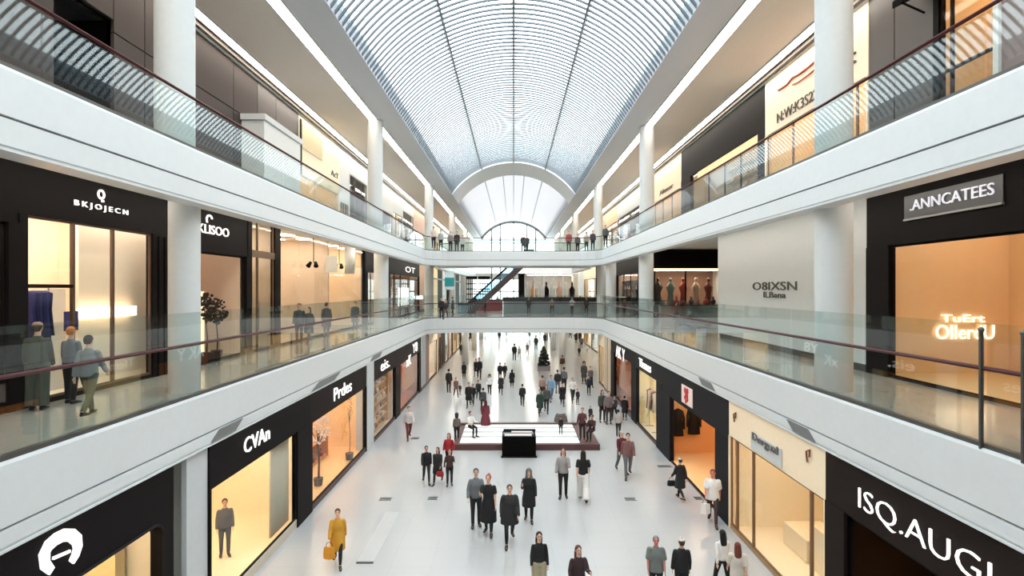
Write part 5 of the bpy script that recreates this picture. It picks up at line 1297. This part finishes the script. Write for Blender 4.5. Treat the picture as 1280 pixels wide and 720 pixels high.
far_list = [(588,427,'black'),(592,423,'charcoal'),(595,419,'navy'),(601,421,'grey'),(606,419,'tan'),(624,427,'black'),(633,421,'charcoal'),(688,425,'navy'),(693,426,'black'),(662,423,'grey'),(681,430,'black'),(701,419,'ivory'),(713,423,'rose'),(725,428,'black'),(720,429,'charcoal'),(655,419,'tan'),(727,436,'grey'),(675,420,'navy')]
FC = {'black':BK,'charcoal':BK2,'navy':NV,'grey':GR,'tan':(150,128,100),'ivory':(214,208,196),'rose':(190,150,146)}
WHERE = {588:'nearest the far left shops',592:'second from the far left shops',595:'just under the bridge at its left',601:'left of the first bright gap',606:'below the left bridge end',624:'left of the far centre',633:'just left of the far centre line',688:'right of the shrub top',693:'second right of the shrub top',662:'far behind the shrub, left',681:'right beside the shrub top',701:'in the far hall right of the shrub',713:'midway to the far right shops',725:'below the right bridge end',720:'nearest but one to the far right shops',655:'close to the far centre line',727:'nearest the far right shops',675:'far behind the shrub, right'}
for px, fy, c in far_list:
    Y = gy(fy); P(px, fy-1.72*F/Y, fy, 0, random.choice((0,180,20,160)), random.choice(('walka','walkb','stand')), (random.choice(('jacket','coat')),FC[c]), ('trousers', random.choice((BK,BK2,GR))), ('short_hair', random.choice((HD,BK,HB))), 'distant person in %s %s' % (c, WHERE[px]))
# ---- middle gallery
P(47,405,513,Z1,200,'stand',('jacket',(62,66,56)),('wide',(70,74,66)),('cap',(150,120,110)),'person in a dark olive jacket and pinkish cap behind the left balustrade',0,(40,36,36),None,1.82)
P(111,416,520,Z1,186,'walka',('jacket',(126,128,130)),('trousers',(78,82,70)),('short_hair',DB),'person in a grey hoodie and olive trousers seen from behind at the left balustrade'); 
P(89,408,505,Z1,178,'stand',('top',(90,96,104)),('trousers',BK2),('short_hair',(190,120,60)),'person with ginger hair half hidden behind the grey hoodie')
P(374,378,424,Z1,8,'stand',('jacket',(44,48,52)),('trousers',BK2),('short_hair',(52,28,26)),'person in a dark slate jacket, left of the pair before the bright open shop',0,(40,36,36),None,1.84,26.); bag('backpack',BU,'dark burgundy backpack on the slate jacket before the bright open shop')
P(386,383,424,Z1,-10,'walka',('coat',(34,30,32)),('trousers',GR),('long_hair',HD),'person with long dark hair, right of the pair before the bright open shop',0,(40,36,36),None,1.7,26.6)
P(408,378,419,Z1,180,'stand',('coat',(62,50,56)),('trousers',(90,70,72)),('cap',(90,80,76)),'person in a dark plum coat before the bright open shop, right of the pair',0,(40,36,36),None,1.8,29.6)
P(444,377,411,Z1,0,'stand',('coat',(48,58,60)),('trousers',BK2),('short_hair',BK),'person in a dark teal coat near the dark slatted door',0,(40,36,36),None,1.74,34.2)
P(552,372,404,Z1,12,'stand',('jacket',(34,28,30)),('trousers',BK),('short_hair',DB),'black dressed person at the left bridge corner, left one',0,(40,36,36),None,1.8,47.6)
P(557,376,410,Z1,-6,'walkb',('jacket',(50,46,48)),('trousers',(90,80,76)),('short_hair',HB),'person with grey brown trousers at the left bridge corner, right one',0,(40,36,36),None,1.7,46.9)
P(566,370,386,Z1,90,'stand',('coat',(46,60,84)),('trousers',BK),('short_hair',BK),'person in a dark blue coat at the foot of the escalator',0,(40,36,36),None,1.7,57.)
for k,(px,yy,c,lab) in enumerate(((661,56.5,BK,'black dressed person left of the black counter on the deck'),(690,57.,(150,120,112),'person in dusty pink at the black counter on the deck'),(715,56.2,(200,190,186),'person in a pale jacket right of the black counter'),(733,56.,(46,40,42),'dark dressed person on the deck near the right column'),(749,56.,BK2,'person in charcoal between the two right deck columns'),(606,61.,(40,40,44),'dark dressed person behind the escalator foot'))):
    P(px,350,400,Z1,(0,180,20)[k%3],('stand','walka','chat')[k%3],('jacket',c),('trousers',BK2),('short_hair',HD),lab,0,(40,36,36),None,1.7,yy)
DECK = [(646,64.,BK,'black','behind the long deck counter, left of the kiosk tower'),(664,65.,(60,44,44),'dark brown','first to the right of the kiosk tower'),(672,66.,(196,190,188),'white','second to the right of the kiosk tower'),(681,64.5,BK,'black','below the left half of the pavilion'),(688,66.,(124,60,56),'brick red','below the middle of the pavilion'),(697,65.,BK2,'charcoal','just right of the pavilion middle'),(706,64.,(150,110,96),'clay pink','below the right half of the pavilion'),(725,65.,(84,50,46),'dark russet','right of the pavilion corner'),(738,63.,BK,'black','between the pavilion and the right shops'),(622,68.5,(50,46,48),'dark grey','behind the upper part of the escalator'),(634,67.,(60,60,66),'slate','just left of the kiosk tower'),(594,70.,BK,'black','behind the red counter')]
for i,(px,yy,c,nm,wh) in enumerate(DECK): P(px,350,400,Z1,(0,180,30,200)[i%4],('stand','walka','chat','walkb')[i%4],(('jacket','coat')[i%2],c),('trousers',(BK2,BR,BK)[i%3]),(('short_hair','long_hair')[i%2],HD),'%s dressed person on the deck, %s' % (nm, wh),0,(40,36,36),None,1.72,yy)
P(845,386,412,Z1,90,'stand',('coat',(44,48,48)),('trousers',BK),('short_hair',BK),'person in a black coat at the end of the grey green counter',0,(40,36,36),None,1.7,37.4)
P(816.5,372,404,Z1,100,'stand',('jacket',(30,34,32)),('trousers',BK),('short_hair',BK),'black dressed person beside the taupe end cabinet',0,(40,36,36),None,1.7,38.0)
# ---- upper gallery and bridge
def U(px, yy, c, lab, h=1.7, hair=HD, fc=0, b=BK2, po='stand', top='jacket'): P(px,0,0,Z2,fc,po,(top,c),('trousers',b),('short_hair',hair),lab,0,(40,36,36),None,h,yy)
U(654,51.2,BK,'black dressed person on the upper bridge, left of the pair in the middle'); U(658.5,51.4,BK2,'charcoal dressed person on the upper bridge, right of the pair in the middle',1.65)
U(571,50.6,BK,'tall black dressed person at the left end of the upper bridge',1.9); U(563,49.,(120,110,112),'person in mauve grey near the left end of the upper bridge')
U(551,47.5,(150,156,154),'person in pale grey at the left upper bridge corner'); U(711,50.2,(150,64,62),'person in a red top and dark trousers at the right end of the upper bridge',1.9,HB)
U(722,51.,(96,92,96),'person in a grey jacket right of the red top on the upper bridge'); U(733,49.4,(190,178,168),'person in beige at the right upper bridge corner'); U(741,48.,(60,58,60),'dark dressed person at the right upper bridge corner')
U(757,44.,(70,84,82),'person in dark teal on the right upper gallery before the bridge'); U(542,45.,(206,190,180),'person in pale pink on the left upper gallery before the bridge'); U(578,52.4,LG,'person in light grey on the far side of the upper bridge, left half')
# figure in the lower left window
y = 17.4
root = P(281,627,None,.04,30,'stand',('jacket',(92,94,104)),('trousers',(70,72,82)),('short_hair',(70,66,70)),'grey dressed mannequin standing inside the lower left window',0,(60,60,66),None,1.72,y)
root.name = 'mannequin'; root['category'] = 'mannequin'
# ================= world, camera, render look =================
w = bpy.data.worlds.new('sky'); bpy.context.scene.world = w; w.use_nodes = True
bg = w.node_tree.nodes['Background']; bg.inputs[0].default_value = (.965,.985,1,1); bg.inputs[1].default_value = WORLD
cam = bpy.data.cameras.new('camera'); co = bpy.data.objects.new('camera', cam); COL.objects.link(co)
cam.sensor_width = 36; cam.lens = 36*F/1280; cam.shift_x = -2/1280; cam.shift_y = 1/1280; cam.clip_end = 400
co.location = (0,0,CZ); co.rotation_euler = (R(90),0,0)
sc = bpy.context.scene; sc.camera = co
sc.view_settings.view_transform = 'Standard'; sc.view_settings.look = 'None'; sc.view_settings.gamma = 1; sc.view_settings.use_curve_mapping = False
sc.view_settings.exposure = EXPO
sc.cycles.max_bounces = 10; sc.cycles.diffuse_bounces = 6; sc.cycles.glossy_bounces = 4; sc.cycles.transparent_max_bounces = 24
sc.cycles.caustics_reflective = False; sc.cycles.caustics_refractive = False; sc.cycles.sample_clamp_indirect = 8
